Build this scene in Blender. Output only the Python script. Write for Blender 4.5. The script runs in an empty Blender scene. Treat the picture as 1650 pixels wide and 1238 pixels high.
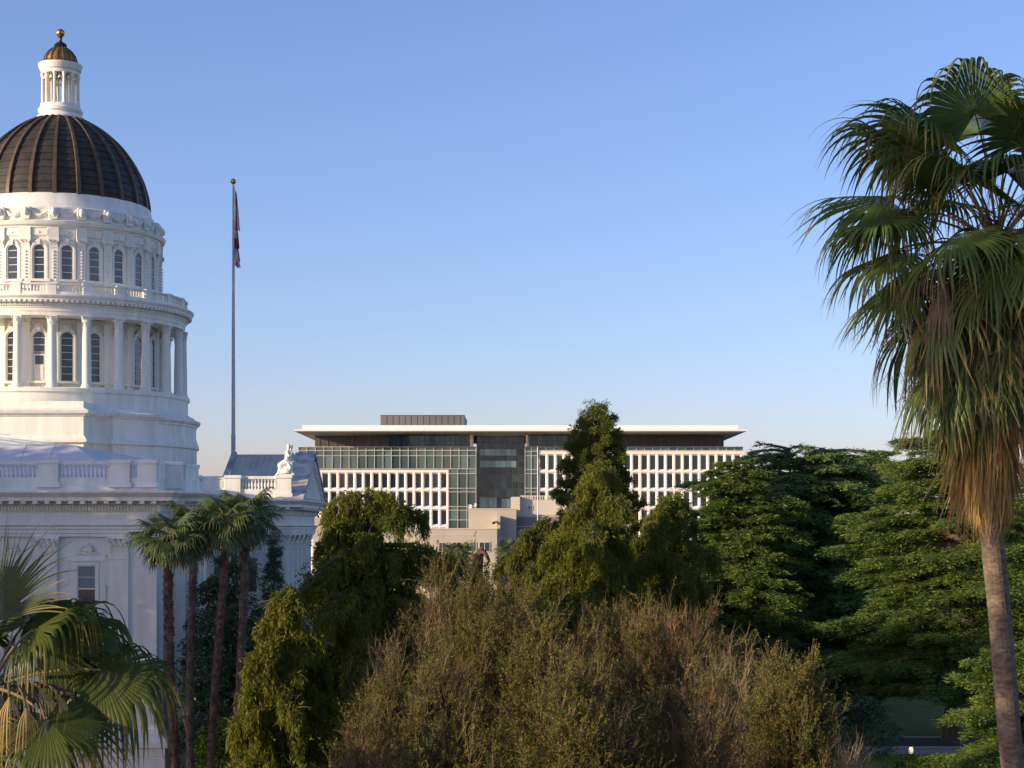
import bpy, math, random
import numpy as np
from mathutils import Vector, Matrix
R_ = math.radians
# ------------------------------------------------------------------ camera, sky, sun, exposure
scene = bpy.context.scene
COL = scene.collection
F, HX, HY, EYE = 2800.0, 825.0, 852.0, 21.0      # focal length and horizon in photo pixels; eye height (m)
cam_d = bpy.data.cameras.new("camera"); cam = bpy.data.objects.new("camera", cam_d); COL.objects.link(cam)
cam.location = (0, 0, EYE); cam.rotation_euler = (R_(90), 0, 0)
cam_d.sensor_width = 36; cam_d.lens = F / 1650 * 36
cam_d.shift_y = (HY - 619) / 1650
cam_d.clip_start = 0.5; cam_d.clip_end = 9000
scene.camera = cam
SUN_EL, SUN_AZ = R_(13.0), R_(-114.0)            # azimuth clockwise from +Y (the view direction)
w = bpy.data.worlds.new("World"); scene.world = w; w.use_nodes = True
nt = w.node_tree; bg = nt.nodes["Background"]
sk = nt.nodes.new("ShaderNodeTexSky"); sk.sky_type = 'NISHITA'; sk.sun_disc = False
sk.sun_elevation = SUN_EL; sk.sun_rotation = SUN_AZ; sk.altitude = 10
sk.air_density = 1.0; sk.dust_density = 0.8; sk.ozone_density = 6.0
wb = nt.nodes.new("ShaderNodeMix"); wb.data_type = 'RGBA'; wb.blend_type = 'MULTIPLY'; wb.inputs[0].default_value = 1.0
wb.inputs[7].default_value = (1.46, .93, .86, 1)              # colour balance of the photograph's sky
nt.links.new(sk.outputs[0], wb.inputs[6]); nt.links.new(wb.outputs[2], bg.inputs[0]); bg.inputs[1].default_value = 0.13
sd = bpy.data.lights.new("sun", 'SUN'); sun = bpy.data.objects.new("sun", sd); COL.objects.link(sun)
sd.energy = 3.25; sd.angle = R_(0.5); sd.color = (1.0, 0.78, 0.50)
_sdir = Vector((math.sin(SUN_AZ) * math.cos(SUN_EL), math.cos(SUN_AZ) * math.cos(SUN_EL), math.sin(SUN_EL)))
sun.rotation_euler = _sdir.to_track_quat('Z', 'Y').to_euler()
scene.view_settings.view_transform = 'Standard'; scene.view_settings.look = 'None'
scene.view_settings.exposure = 1.1; scene.view_settings.gamma = 1.0
scene.cycles.max_bounces = 6; scene.cycles.transparent_max_bounces = 4

# ------------------------------------------------------------------ mesh helpers
def W(px, py, Y):
    return np.array([(px - HX) * Y / F, Y, EYE + (HY - py) * Y / F])
def wx(px, Y): return (px - HX) * Y / F
def wz(py, Y): return EYE + (HY - py) * Y / F

class MB:
    def __init__(s): s.v = []; s.f = []; s.m = []; s.a = []; s.n = 0
    def add(s, v, f, mi=0, attr=None):
        v = np.asarray(v, float).reshape(-1, 3); f = np.asarray(f, np.int64)
        s.v.append(v); s.f.append(f + s.n); s.m.append((len(f), mi))
        s.a.append(np.zeros(len(v)) if attr is None else np.asarray(attr, float)); s.n += len(v)
        return s
    def box(s, x0, x1, y0, y1, z0, z1, mi=0):
        v = [(x, y, z) for z in (z0, z1) for x, y in ((x0, y0), (x1, y0), (x1, y1), (x0, y1))]
        return s.add(v, [(0, 3, 2, 1), (4, 5, 6, 7), (0, 1, 5, 4), (1, 2, 6, 5), (2, 3, 7, 6), (3, 0, 4, 7)], mi)
    def rbox(s, c, ax, ay, hx, hy, z0, z1, mi=0):            # box on rotated plan axes
        c = np.array(c[:2]); ax = np.array(ax[:2]); ay = np.array(ay[:2])
        b = [c - ax*hx - ay*hy, c + ax*hx - ay*hy, c + ax*hx + ay*hy, c - ax*hx + ay*hy]
        v = [(p[0], p[1], z) for z in (z0, z1) for p in b]
        return s.add(v, [(0, 3, 2, 1), (4, 5, 6, 7), (0, 1, 5, 4), (1, 2, 6, 5), (2, 3, 7, 6), (3, 0, 4, 7)], mi)
    def lathe(s, prof, n=48, c=(0, 0), a0=0.0, a1=2*math.pi, mi=0, flute=None):
        full = abs(a1 - a0) > 6.28; m = n if full else n + 1
        a = a0 + (a1 - a0) * np.arange(m) / n
        p = np.asarray(prof, float); k = len(p)
        rr = p[:, 0][:, None] * np.ones(m)[None]
        if flute is not None: rr = rr * flute(a)[None]
        v = np.stack([c[0] + rr * np.sin(a), c[1] - rr * np.cos(a), p[:, 1][:, None] * np.ones(m)[None]], -1)
        i, j = np.meshgrid(np.arange(k - 1), np.arange(n), indexing='ij'); j2 = (j + 1) % m
        f = np.stack([i*m + j, i*m + j2, (i+1)*m + j2, (i+1)*m + j], -1).reshape(-1, 4)
        return s.add(v, f, mi)
    def tube(s, pts, rad, n=6, mi=0, cap=False):
        p = np.asarray(pts, float); k = len(p); rad = np.broadcast_to(np.asarray(rad, float), (k,))
        t = np.gradient(p, axis=0); t /= np.linalg.norm(t, axis=1)[:, None] + 1e-9
        up = np.array([0.0, 0, 1]) if abs(t[:, 2]).mean() < .9 else np.array([1.0, 0, 0])
        u = np.cross(t, up); u /= np.linalg.norm(u, axis=1)[:, None] + 1e-9; q = np.cross(t, u)
        a = 2*math.pi*np.arange(n)/n
        v = p[:, None] + rad[:, None, None]*(u[:, None]*np.cos(a)[None, :, None] + q[:, None]*np.sin(a)[None, :, None])
        i, j = np.meshgrid(np.arange(k - 1), np.arange(n), indexing='ij'); j2 = (j + 1) % n
        f = np.stack([i*n + j, i*n + j2, (i+1)*n + j2, (i+1)*n + j], -1).reshape(-1, 4)
        s.add(v, f, mi)
        if cap:
            for q0 in (0, k - 1): s.add(v[q0], [list(range(n))], mi)
        return s
    def twigs(s, st, d, L, bend, r, seg=3, mi=0):            # many thin three-sided tapering twigs at once
        N = len(st); u = np.linspace(0, 1, seg + 1)
        c = st[:, None] + d[:, None]*(L[:, None]*u[None])[..., None] + bend[:, None]*(u**2)[None, :, None]
        sd_ = np.cross(d, np.array([.31, .52, .79])); sd_ /= np.linalg.norm(sd_, axis=1)[:, None] + 1e-9
        q = np.cross(d, sd_); a = 2*math.pi*np.arange(3)/3
        ring = sd_[:, None]*np.cos(a)[None, :, None] + q[:, None]*np.sin(a)[None, :, None]
        rr = r[:, None]*(1 - .75*u)[None]
        v = c[:, :, None] + rr[:, :, None, None]*ring[:, None]
        b = (np.arange(N)*(seg+1)*3)[:, None, None]
        i, j = np.meshgrid(np.arange(seg), np.arange(3), indexing='ij'); j2 = (j+1) % 3
        f = np.stack([i*3+j, i*3+j2, (i+1)*3+j2, (i+1)*3+j], -1)[None] + b[..., None]
        s.add(v.reshape(-1, 3), f.reshape(-1, 4), mi); return c
    def leaves(s, c, d, nrm, L, Wd, mi=0):                   # kite-shaped leaf cards: c base, d long axis
        d = d/(np.linalg.norm(d, axis=1)[:, None] + 1e-9)
        e = np.cross(d, nrm); e /= np.linalg.norm(e, axis=1)[:, None] + 1e-9
        L = np.broadcast_to(L, (len(c),))[:, None]; Wd = np.broadcast_to(Wd, (len(c),))[:, None]
        v = np.stack([c, c + d*L*.45 + e*Wd*.5, c + d*L, c + d*L*.45 - e*Wd*.5], 1)
        s.add(v.reshape(-1, 3), np.arange(4*len(c)).reshape(-1, 4), mi); return s
    def sweep(s, poly, prof, mi=0):                          # profile (outward offset, z) along an open plan polyline, mitred
        P = np.asarray(poly, float); d = np.diff(P, axis=0); d /= np.linalg.norm(d, axis=1)[:, None]
        nr = np.stack([d[:, 1], -d[:, 0]], 1); mit = []
        for i in range(len(P)):
            a = nr[max(i-1, 0)]; b = nr[min(i, len(nr)-1)]; h = a + b
            mit.append(h / max(np.dot(h, a), 1e-6))
        mit = np.array(mit); pr = np.asarray(prof, float); k, m = len(pr), len(P)
        xy = P[None] + pr[:, 0][:, None, None]*mit[None]
        v = np.concatenate([xy, np.broadcast_to(pr[:, 1][:, None, None], (k, m, 1))], -1)
        i, j = np.meshgrid(np.arange(k-1), np.arange(m-1), indexing='ij')
        f = np.stack([i*m+j, i*m+j+1, (i+1)*m+j+1, (i+1)*m+j], -1).reshape(-1, 4)
        return s.add(v, f, mi)
    def build(s, name, mats, parent=None, org=(0, 0, 0), smooth=None, loc=None):
        me = bpy.data.meshes.new(name)
        V = np.concatenate(s.v) - np.asarray(org, float)[None]
        me.vertices.add(len(V)); me.vertices.foreach_set("co", V.astype(np.float32).ravel())
        lt = np.concatenate([np.full(len(f), f.shape[1]) for f in s.f]); lv = np.concatenate([f.ravel() for f in s.f])
        me.loops.add(len(lv)); me.loops.foreach_set("vertex_index", lv.astype(np.int32))
        me.polygons.add(len(lt)); ls = np.concatenate([[0], np.cumsum(lt)[:-1]])
        me.polygons.foreach_set("loop_start", ls.astype(np.int32))
        me.polygons.foreach_set("material_index", np.concatenate([np.full(n, m) for n, m in s.m]).astype(np.int32))
        me.update(calc_edges=True)
        at = np.concatenate(s.a)
        if at.any():
            q = me.attributes.new("tip", 'FLOAT', 'POINT'); q.data.foreach_set("value", at.astype(np.float32))
        for m in (mats if isinstance(mats, (list, tuple)) else [mats]): me.materials.append(m)
        if not smooth: me.shade_flat()
        if smooth:
            me.shade_smooth(); me.set_sharp_from_angle(angle=R_(smooth))
        o = bpy.data.objects.new(name, me); COL.objects.link(o); o.parent = parent
        if loc is not None: o.location = loc
        return o
def tag(o, label=None, cat=None, group=None, kind=None):
    if label: o["label"] = label
    if cat: o["category"] = cat
    if group: o["group"] = group
    if kind: o["kind"] = kind
    return o
def empty(name, loc, label, cat, group=None, rz=0.0):
    o = bpy.data.objects.new(name, None); COL.objects.link(o); o.location = tuple(loc); o.rotation_euler.z = rz
    o.empty_display_size = .5
    return tag(o, label, cat, group)
def dup(o, parent, loc=None, rz=None):                       # copy of a part and its sub-parts
    c = o.copy(); COL.objects.link(c); c.parent = parent
    if loc is not None: c.location = loc
    if rz is not None: c.rotation_euler.z = rz
    for ch in list(o.children):
        d = ch.copy(); COL.objects.link(d); d.parent = c
    return c

# ------------------------------------------------------------------ materials
def mat(name, col, rough=.7, var=.12, scale=3.0, metal=0.0, bump=0.0, bscale=None, spec=.5, col2=None, detail=6, stretch=None):
    m = bpy.data.materials.new(name); m.use_nodes = True; t = m.node_tree; N = t.nodes; b = N["Principled BSDF"]
    b.inputs["Roughness"].default_value = rough; b.inputs["Metallic"].default_value = metal
    b.inputs["Specular IOR Level"].default_value = spec
    tc = N.new("ShaderNodeTexCoord"); mp = N.new("ShaderNodeMapping"); t.links.new(tc.outputs["Object"], mp.inputs[0])
    if stretch: mp.inputs["Scale"].default_value = stretch
    n = N.new("ShaderNodeTexNoise"); n.inputs["Scale"].default_value = scale; n.inputs["Detail"].default_value = detail
    t.links.new(mp.outputs[0], n.inputs["Vector"])
    r = N.new("ShaderNodeValToRGB"); c = np.array(col); c2 = np.array(col2) if col2 is not None else c*(1-var*2)
    r.color_ramp.elements[0].position = .32; r.color_ramp.elements[1].position = .68
    r.color_ramp.elements[0].color = (*c2, 1); r.color_ramp.elements[1].color = (*np.minimum(c*(1+var*.5), 1), 1)
    t.links.new(n.outputs["Fac"], r.inputs[0]); t.links.new(r.outputs[0], b.inputs["Base Color"])
    if bump:
        n2 = N.new("ShaderNodeTexNoise"); n2.inputs["Scale"].default_value = bscale or scale*6; n2.inputs["Detail"].default_value = 5
        t.links.new(mp.outputs[0], n2.inputs["Vector"])
        bp = N.new("ShaderNodeBump"); bp.inputs["Strength"].default_value = bump; bp.inputs["Distance"].default_value = .05
        t.links.new(n2.outputs["Fac"], bp.inputs["Height"]); t.links.new(bp.outputs[0], b.inputs["Normal"])
    return m
def leafmat(name, cols, trans=.3, tipcol=None, gloss=.0, nscale=.35):
    """leaf: diffuse + translucent; hue differs per leaf and drifts over the crown with noise"""
    m = bpy.data.materials.new(name); m.use_nodes = True; t = m.node_tree; N = t.nodes
    N.remove(N["Principled BSDF"]); out = N["Material Output"]
    g = N.new("ShaderNodeNewGeometry"); tc = N.new("ShaderNodeTexCoord")
    n = N.new("ShaderNodeTexNoise"); n.inputs["Scale"].default_value = nscale; n.inputs["Detail"].default_value = 3
    t.links.new(tc.outputs["Object"], n.inputs["Vector"])
    mx = N.new("ShaderNodeMath"); mx.operation = 'MULTIPLY_ADD'
    t.links.new(g.outputs["Random Per Island"], mx.inputs[0]); mx.inputs[1].default_value = .55
    ms = N.new("ShaderNodeMath"); ms.operation = 'MULTIPLY_ADD'; t.links.new(n.outputs["Fac"], ms.inputs[0])
    ms.inputs[1].default_value = 1.5; ms.inputs[2].default_value = -.52
    t.links.new(ms.outputs[0], mx.inputs[2])
    r = N.new("ShaderNodeValToRGB"); e = r.color_ramp.elements
    while len(e) < len(cols): e.new(.5)
    for i, c in enumerate(cols): e[i].position = i/(len(cols)-1); e[i].color = (*c, 1)
    t.links.new(mx.outputs[0], r.inputs[0]); colout = r.outputs[0]
    if tipcol is not None:
        at = N.new("ShaderNodeAttribute"); at.attribute_name = "tip"
        mc = N.new("ShaderNodeMix"); mc.data_type = 'RGBA'
        t.links.new(at.outputs["Fac"], mc.inputs[0]); t.links.new(colout, mc.inputs[6]); mc.inputs[7].default_value = (*tipcol, 1)
        colout = mc.outputs[2]
    d = N.new("ShaderNodeBsdfDiffuse"); tr = N.new("ShaderNodeBsdfTranslucent"); mixs = N.new("ShaderNodeMixShader")
    t.links.new(colout, d.inputs[0]); t.links.new(colout, tr.inputs[0]); mixs.inputs[0].default_value = trans
    t.links.new(d.outputs[0], mixs.inputs[1]); t.links.new(tr.outputs[0], mixs.inputs[2]); last = mixs
    if gloss:
        gl = N.new("ShaderNodeBsdfGlossy"); gl.inputs["Roughness"].default_value = .38; gl.inputs[0].default_value = (1, 1, 1, 1)
        m2 = N.new("ShaderNodeMixShader"); m2.inputs[0].default_value = gloss
        t.links.new(last.outputs[0], m2.inputs[1]); t.links.new(gl.outputs[0], m2.inputs[2]); last = m2
    t.links.new(last.outputs[0], out.inputs[0]); return m
def glass(name, cols, rough=.06, spec=.6):
    m = bpy.data.materials.new(name); m.use_nodes = True; t = m.node_tree; N = t.nodes; b = N["Principled BSDF"]
    b.inputs["Roughness"].default_value = rough; b.inputs["Specular IOR Level"].default_value = spec
    g = N.new("ShaderNodeNewGeometry"); oi = N.new("ShaderNodeObjectInfo"); ad = N.new("ShaderNodeMath"); ad.operation = 'ADD'
    fr = N.new("ShaderNodeMath"); fr.operation = 'FRACT'
    t.links.new(g.outputs["Random Per Island"], ad.inputs[0]); t.links.new(oi.outputs["Random"], ad.inputs[1]); t.links.new(ad.outputs[0], fr.inputs[0])
    r = N.new("ShaderNodeValToRGB"); e = r.color_ramp.elements
    while len(e) < len(cols): e.new(.5)
    for i, c in enumerate(cols): e[i].position = i/(len(cols)-1); e[i].color = (*c, 1)
    t.links.new(fr.outputs[0], r.inputs[0]); t.links.new(r.outputs[0], b.inputs["Base Color"]); return m
M = {}
M['white'] = mat('painted_stone', (.82, .81, .715), .75, .075, 1.3, bump=.05, bscale=12, stretch=(1, 1, .14))
M['white2'] = mat('painted_stone_weathered', (.80, .785, .68), .8, .10, 1.5, bump=.08, bscale=10, stretch=(1, 1, .2))
M['membrane'] = mat('roof_membrane', (.62, .62, .62), .6, .05, .4)
M['copper'] = mat('dark_copper', (.050, .045, .036), .55, .22, .9, metal=.05, bump=.06, col2=(.028, .026, .022), spec=.3)
M['rib'] = mat('copper_rib', (.11, .080, .048), .5, .2, 1.5, metal=.1, spec=.3)
M['gilt'] = mat('gilded_copper', (.50, .27, .085), .38, .2, 3, metal=.75, col2=(.30, .15, .06))
M['gold'] = mat('gold_leaf', (.60, .34, .10), .28, .15, 4, metal=.9)
M['bronze'] = mat('dark_bronze', (.08, .06, .04), .5, .2, 4, metal=.4)
M['win'] = glass('window_glass', [(.022, .026, .030), (.035, .040, .046), (.05, .055, .06), (.03, .034, .04), (.13, .125, .10)], .05, .8)
M['blind'] = mat('window_blind', (.20, .24, .23), .4, .1, 4, stretch=(14, 14, 1))
M['tin'] = mat('weathered_tin_roof', (.54, .51, .45), .75, .08, .7, col2=(.46, .43, .38), spec=.2, stretch=(1, 1, .5))
M['tin_dirty'] = mat('stained_parapet_metal', (.55, .54, .52), .7, .2, .8, col2=(.20, .19, .18))
M['pole'] = mat('painted_pole', (.58, .57, .54), .5, .08, 1.2, col2=(.47, .46, .44))
M['precast'] = mat('white_precast', (.84, .82, .77), .7, .03, .2)
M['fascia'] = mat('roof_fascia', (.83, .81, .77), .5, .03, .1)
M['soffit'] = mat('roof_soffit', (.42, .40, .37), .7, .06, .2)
M['brownpanel'] = mat('bronze_panel', (.082, .075, .068), .5, .1, .15)
M['louver'] = mat('grey_louver', (.150, .143, .136), .6, .08, .1)
M['mullion'] = mat('pale_mullion', (.52, .51, .48), .5, .04, .2)
M['steel'] = mat('dark_mullion', (.13, .14, .145), .5, .04, .2)
M['curtain'] = glass('curtain_glass', [(.035, .058, .056), (.085, .14, .132), (.055, .08, .078), (.13, .20, .185), (.04, .06, .06)], .05, .8)
M['precwin'] = glass('office_glass', [(.022, .028, .032), (.045, .052, .056), (.03, .036, .042), (.095, .105, .105), (.035, .045, .05)], .06)
M['atrium'] = glass('atrium_glass', [(.008, .028, .040), (.018, .050, .062), (.055, .115, .125), (.012, .036, .048), (.030, .072, .082)], .04, .6)
M['teal'] = glass('painted_floor_glow', [(.26, .46, .45), (.13, .25, .26), (.36, .56, .53), (.20, .36, .36)], .08)  # glow of lit floors and reflections put into the pane colour
M['beige'] = mat('beige_stucco', (.52, .46, .37), .85, .05, .3)
M['beige2'] = mat('beige_stucco_pale', (.60, .55, .46), .85, .04, .3)
M['taupe'] = mat('grey_stucco', (.22, .20, .19), .85, .06, .3)
M['bark'] = mat('bark', (.10, .075, .055), .9, .25, 3, bump=.6, bscale=14, stretch=(1, 1, .3))
M['redtwig'] = mat('russet_twig', (.20, .122, .056), .9, .25, 1.1, col2=(.09, .058, .034))
M['greytwig'] = mat('pale_twig', (.24, .185, .10), .9, .2, 1.1, col2=(.12, .085, .06))
M['palebark'] = mat('pale_limb_bark', (.22, .18, .14), .9, .2, 3, stretch=(1, 1, .3))
M['twig'] = mat('dry_twig', (.175, .120, .056), .9, .25, 1.1, col2=(.065, .044, .024))
M['grass'] = mat('lawn', (.11, .165, .014), .95, .25, .5, col2=(.065, .115, .012), bump=.3, bscale=40)
M['earth'] = mat('park_ground', (.06, .075, .028), .95, .25, .25, col2=(.045, .036, .024))
M['asphalt'] = mat('asphalt', (.06, .06, .062), .9, .15, 1.5)
M['concrete'] = mat('pale_concrete', (.42, .39, .34), .85, .08, .8)
M['iron'] = mat('black_iron', (.02, .022, .02), .5, .1, 3)
M['weep'] = leafmat('weeping_foliage', [(0.0517, 0.077, 0.0185), (0.1002, 0.1309, 0.0246), (0.1698, 0.1848, 0.0308), (0.2183, 0.1925, 0.0431)], .35)
M['weepb'] = leafmat('golden_weeping_foliage', [(0.0605, 0.0806, 0.0161), (0.1142, 0.1344, 0.0215), (0.1882, 0.1949, 0.0295), (0.215, 0.1882, 0.0403)], .35)
M['weepbrown'] = leafmat('dead_spray', [(.09, .05, .02), (.15, .085, .035)], .25)
M['cedar'] = leafmat('cedar_needles', [(0.0658, 0.1221, 0.0388), (0.1161, 0.1884, 0.0484), (0.1937, 0.269, 0.0614), (0.2615, 0.314, 0.0727)], .3)
M['cedarblue'] = leafmat('blue_cedar_needles', [(0.0799, 0.1578, 0.0617), (0.1312, 0.2286, 0.0794), (0.211, 0.3158, 0.0992), (0.2851, 0.381, 0.1102)], .3)
M['redwood'] = leafmat('redwood_needles', [(0.0605, 0.0908, 0.0218), (0.1089, 0.1428, 0.0303), (0.1694, 0.1876, 0.0387), (0.2057, 0.1815, 0.0484)], .3)
M['olive'] = leafmat('olive_leaf', [(0.0638, 0.0728, 0.0218), (0.1052, 0.1123, 0.0291), (0.1672, 0.1639, 0.0389), (0.2231, 0.1973, 0.0546)], .3)
M['dark'] = leafmat('dark_glossy_leaf', [(0.0302, 0.0646, 0.0259), (0.0517, 0.1035, 0.0345), (0.082, 0.1423, 0.0431)], .2, gloss=.04)
M['bush'] = leafmat('bush_leaf', [(0.018, 0.036, 0.0072), (0.033, 0.06, 0.0108), (0.051, 0.081, 0.0132)], .3)
M['palm'] = leafmat('palm_blade', [(0.0585, 0.0986, 0.0277), (0.0955, 0.1509, 0.037), (0.1386, 0.1924, 0.0493)], .30, tipcol=(.26, .20, .065), gloss=.015, nscale=.8)
M['palmleft'] = leafmat('left_palm_blade', [(0.0395, 0.0607, 0.0131), (0.0686, 0.0923, 0.017), (0.1054, 0.1252, 0.0225)], .36, tipcol=(.36, .25, .05), gloss=.012, nscale=.8)  # blade colour of the lower left palm, yellow towards the tips
M['palmfar'] = leafmat('palm_blade_grey', [(0.0578, 0.0899, 0.0292), (0.0882, 0.1315, 0.0393), (0.1364, 0.1796, 0.0584)], .3, tipcol=(.20, .19, .10), gloss=.03)
M['straw'] = leafmat('dead_palm_straw', [(0.2512, 0.1663, 0.0598), (0.4252, 0.2931, 0.1133), (0.5798, 0.42, 0.1732)], .2, nscale=1.2)
M['deadgrey'] = leafmat('dead_palm_grey', [(0.1368, 0.12, 0.0734), (0.228, 0.198, 0.121), (0.3192, 0.282, 0.1728)], .2, nscale=1.2)
M['petiole'] = mat('palm_petiole', (.16, .15, .06), .6, .2, 2, col2=(.12, .08, .04))
M['deadpetiole'] = mat('dead_petiole', (.10, .065, .045), .8, .2, 2)
M['palmtrunk'] = mat('palm_trunk', (.165, .125, .088), .95, .25, 6, bump=.8, bscale=9, col2=(.080, .060, .044), stretch=(1, 1, 2.2))
M['palmboot'] = mat('palm_trunk_boots', (.145, .080, .055), .95, .3, 2.5, col2=(.06, .036, .028), bump=.6, bscale=12)
M['palmboot2'] = mat('palm_trunk_grey', (.165, .115, .088), .95, .3, 2.5, col2=(.075, .05, .042), bump=.6, bscale=12)
def flat(name, col, rough=.7):
    return mat(name, col, rough, .06, 8)
M['red'] = flat('flag_red', (.42, .03, .04)); M['navy'] = flat('flag_navy', (.02, .028, .10)); M['cloth'] = flat('flag_white', (.72, .70, .68))
M['black'] = flat('flag_black', (.015, .015, .018)); M['sky'] = flat('flag_pale_blue', (.16, .42, .72)); M['pink'] = flat('flag_pink', (.62, .28, .38))
def lampmat():
    m = bpy.data.materials.new('lit_globe'); m.use_nodes = True; b = m.node_tree.nodes["Principled BSDF"]
    b.inputs["Base Color"].default_value = (.85, .8, .7, 1); b.inputs["Emission Color"].default_value = (1, .75, .45, 1)
    b.inputs["Emission Strength"].default_value = .45; return m
M['globe'] = lampmat()
# ------------------------------------------------------------------ ground, paths
g = MB(); n = 40
gx = np.linspace(-2500, 2500, n+1); gy = np.linspace(-300, 5000, n+1)
V = np.stack(np.meshgrid(gx, gy, indexing='xy'), -1).reshape(-1, 2); V = np.c_[V, np.zeros(len(V))]
i, j = np.meshgrid(np.arange(n), np.arange(n), indexing='ij')
g.add(V, np.stack([i*(n+1)+j, i*(n+1)+j+1, (i+1)*(n+1)+j+1, (i+1)*(n+1)+j], -1).reshape(-1, 4))
tag(g.build('ground', M['earth']), kind='structure')
tag(MB().add([(20, 150, .004), (110, 150, .004), (110, 262, .004), (20, 262, .004)], [(0, 1, 2, 3)]).build('lawn', M['grass']), kind='structure')
tag(MB().add([(15, 161.5, .008), (120, 161.5, .008), (120, 166.5, .008), (15, 166.5, .008)], [(0, 1, 2, 3)]).build('footpath', M['concrete']), kind='structure')
tag(MB().add([(15, 166.7, .012), (120, 166.7, .012), (120, 174.5, .012), (15, 174.5, .012)], [(0, 1, 2, 3)]).build('driveway', M['asphalt']), kind='structure')
kb = MB(); kb.box(15, 120, 166.5, 166.7, 0, .12); kb.box(15, 120, 174.5, 174.7, 0, .12)
tag(kb.build('kerb', M['concrete']), kind='structure')
cv = MB(); a = np.linspace(0, 1, 14); pc = np.c_[48 + 34*a, 186 + 34*a**1.6]
cv.add(np.concatenate([np.c_[pc, np.full(14, .009)], np.c_[pc + [0, 4.0], np.full(14, .009)]]), [(k, k+1, k+15, k+14) for k in range(13)])
tag(cv.build('path', M['concrete']), kind='structure')

# ------------------------------------------------------------------ the capitol
DX, DY = wx(97.5, 178), 178.0
CO = (DX, DY, 0.0)
cap = empty('capitol_building', CO, 'white domed neoclassical capitol with dark ribbed dome and columned drum', 'capitol')
th = math.atan2(-DX, DY); ct, st = math.cos(th), math.sin(th)
def er(hx):                                                   # ring radius from its right-hand silhouette
    k = (97.5 + hx - HX)/F; return (k*DY - DX)/(ct - k*st)
def ez(y, hx=150): return EYE + (HY - y)/F*(DY + er(hx)*st)
def E(hx, y): return (er(hx), ez(y, hx))
def B(mb, name, m, parent=cap, smooth=None): return mb.build(name, m, parent, org=CO, smooth=smooth)
ZB, ZP, ZC = 26.1, 24.8, 23.8                                 # parapet top, plinth top, cornice top
PLAN = [(-100, 130), (-26.6, 130), (-26.6, 133.6), (-25.1, 133.6), (-25.1, 141.5), (-30.8, 141.5), (-30.8, 168), (-21.6, 168), (-21.6, 188), (-30.8, 188), (-30.8, 230)]
WPLAN = PLAN[:7] + [(-23.6, 168)]
# walls (base storey, wall, frieze)
b = MB(); b.sweep(WPLAN, [(.75, -.2), (.75, 4.6), (1.0, 4.7), (1.0, 5.15), (.8, 5.35), (.55, 5.6), (.35, 5.62), (.35, 6.1), (.12, 6.2), (0, 6.25), (0, 20.4)])
B(b, 'wall', M['white'])
b = MB()                                                      # rusticated joints of the base storey
for z in (1.3, 2.2, 3.1, 4.0): b.sweep(WPLAN[:6], [(.75, z), (.80, z+.04), (.80, z+.78), (.75, z+.82)])
B(b, 'base_storey', M['white2'])
b = MB()
b.sweep(PLAN, [(.06, 20.4), (.26, 20.4), (.26, 20.62), (.32, 20.66), (.32, 20.92), (.40, 20.98), (.40, 21.15), (.55, 21.25), (.55, 21.33), (.22, 21.36), (.22, 22.22), (.36, 22.28), (.36, 22.32)])
b.sweep(PLAN, [(.36, 22.32), (.36, 22.75), (.62, 22.80), (.62, 23.02), (1.35, 23.06), (1.35, 23.32), (1.42, 23.36), (1.60, 23.62), (1.66, 23.66), (1.66, ZC), (.30, ZC+.04), (-1.5, ZC+.05)])
b.sweep([(-30.8, 168), (-21.6, 168), (-21.6, 188)], [(.06, 20.4), (-2.2, 20.4)])      # portico soffit
ent = b
def along(poly, pitch, fn, lo=0.0, hi=0.0):
    for p, q in zip(poly[:-1], poly[1:]):
        p, q = np.array(p, float), np.array(q, float); d = q-p; L = np.linalg.norm(d); d /= L; nr = np.array([d[1], -d[0]])
        k = max(1, int(round((L+lo+hi)/pitch)))
        for i in range(k): fn(p + d*(-lo + (i+.5)*(L+lo+hi)/k), d, nr)
along(PLAN[:1] + PLAN[1:9], .885, lambda p, d, nr: b.rbox(p + nr*.98, d, nr, .17, .34, 22.84, 23.055) if p[0] > -62 else None, 0, .5)
along(PLAN[:9], .24, lambda p, d, nr: b.rbox(p + nr*.42, d, nr, .075, .07, 22.36, 22.72) if p[0] > -52 else None)
B(b, 'entablature', M['white'], smooth=30)
# parapet: plinth, pedestals, balustrade panels
PP = [(-100, 130.3), (-26.9, 130.3), (-26.9, 133.9), (-25.4, 133.9), (-25.4, 141.2), (-31.1, 141.2), (-31.1, 168.3), (-21.9, 168.3), (-21.9, 170)]
b = MB(); b.sweep(PP, [(.32, ZC+.03), (.32, ZC+.22), (.25, ZC+.27), (.25, ZP), (-.25, ZP), (-.25, ZC)]); B(b, 'parapet_plinth', M['white2'])
bal = MB(); bal.lathe([(.13, 0), (.13, .07), (.07, .10), (.06, .14), (.115, .36), (.12, .44), (.06, .74), (.055, .82), (.09, .86), (.13, .89), (.13, .96)], 8)
bal_o = bal.build('baluster', M['white'], None, smooth=50)
bal_used = [0]
def ped(x, y, hw=.75, hd=.42):
    m = MB(); m.box(-hw, hw, -hd, hd, ZC+.28, ZB-.22); m.box(-hw-.09, hw+.09, -hd-.09, hd+.09, ZB-.22, ZB+.06); m.box(-hw-.12, hw+.12, -hd-.12, hd+.12, ZC+.275, ZC+.62)
    m.build('parapet_pedestal', M['white'], cap, loc=(x-CO[0], y-CO[1], 0)); return x
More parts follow.
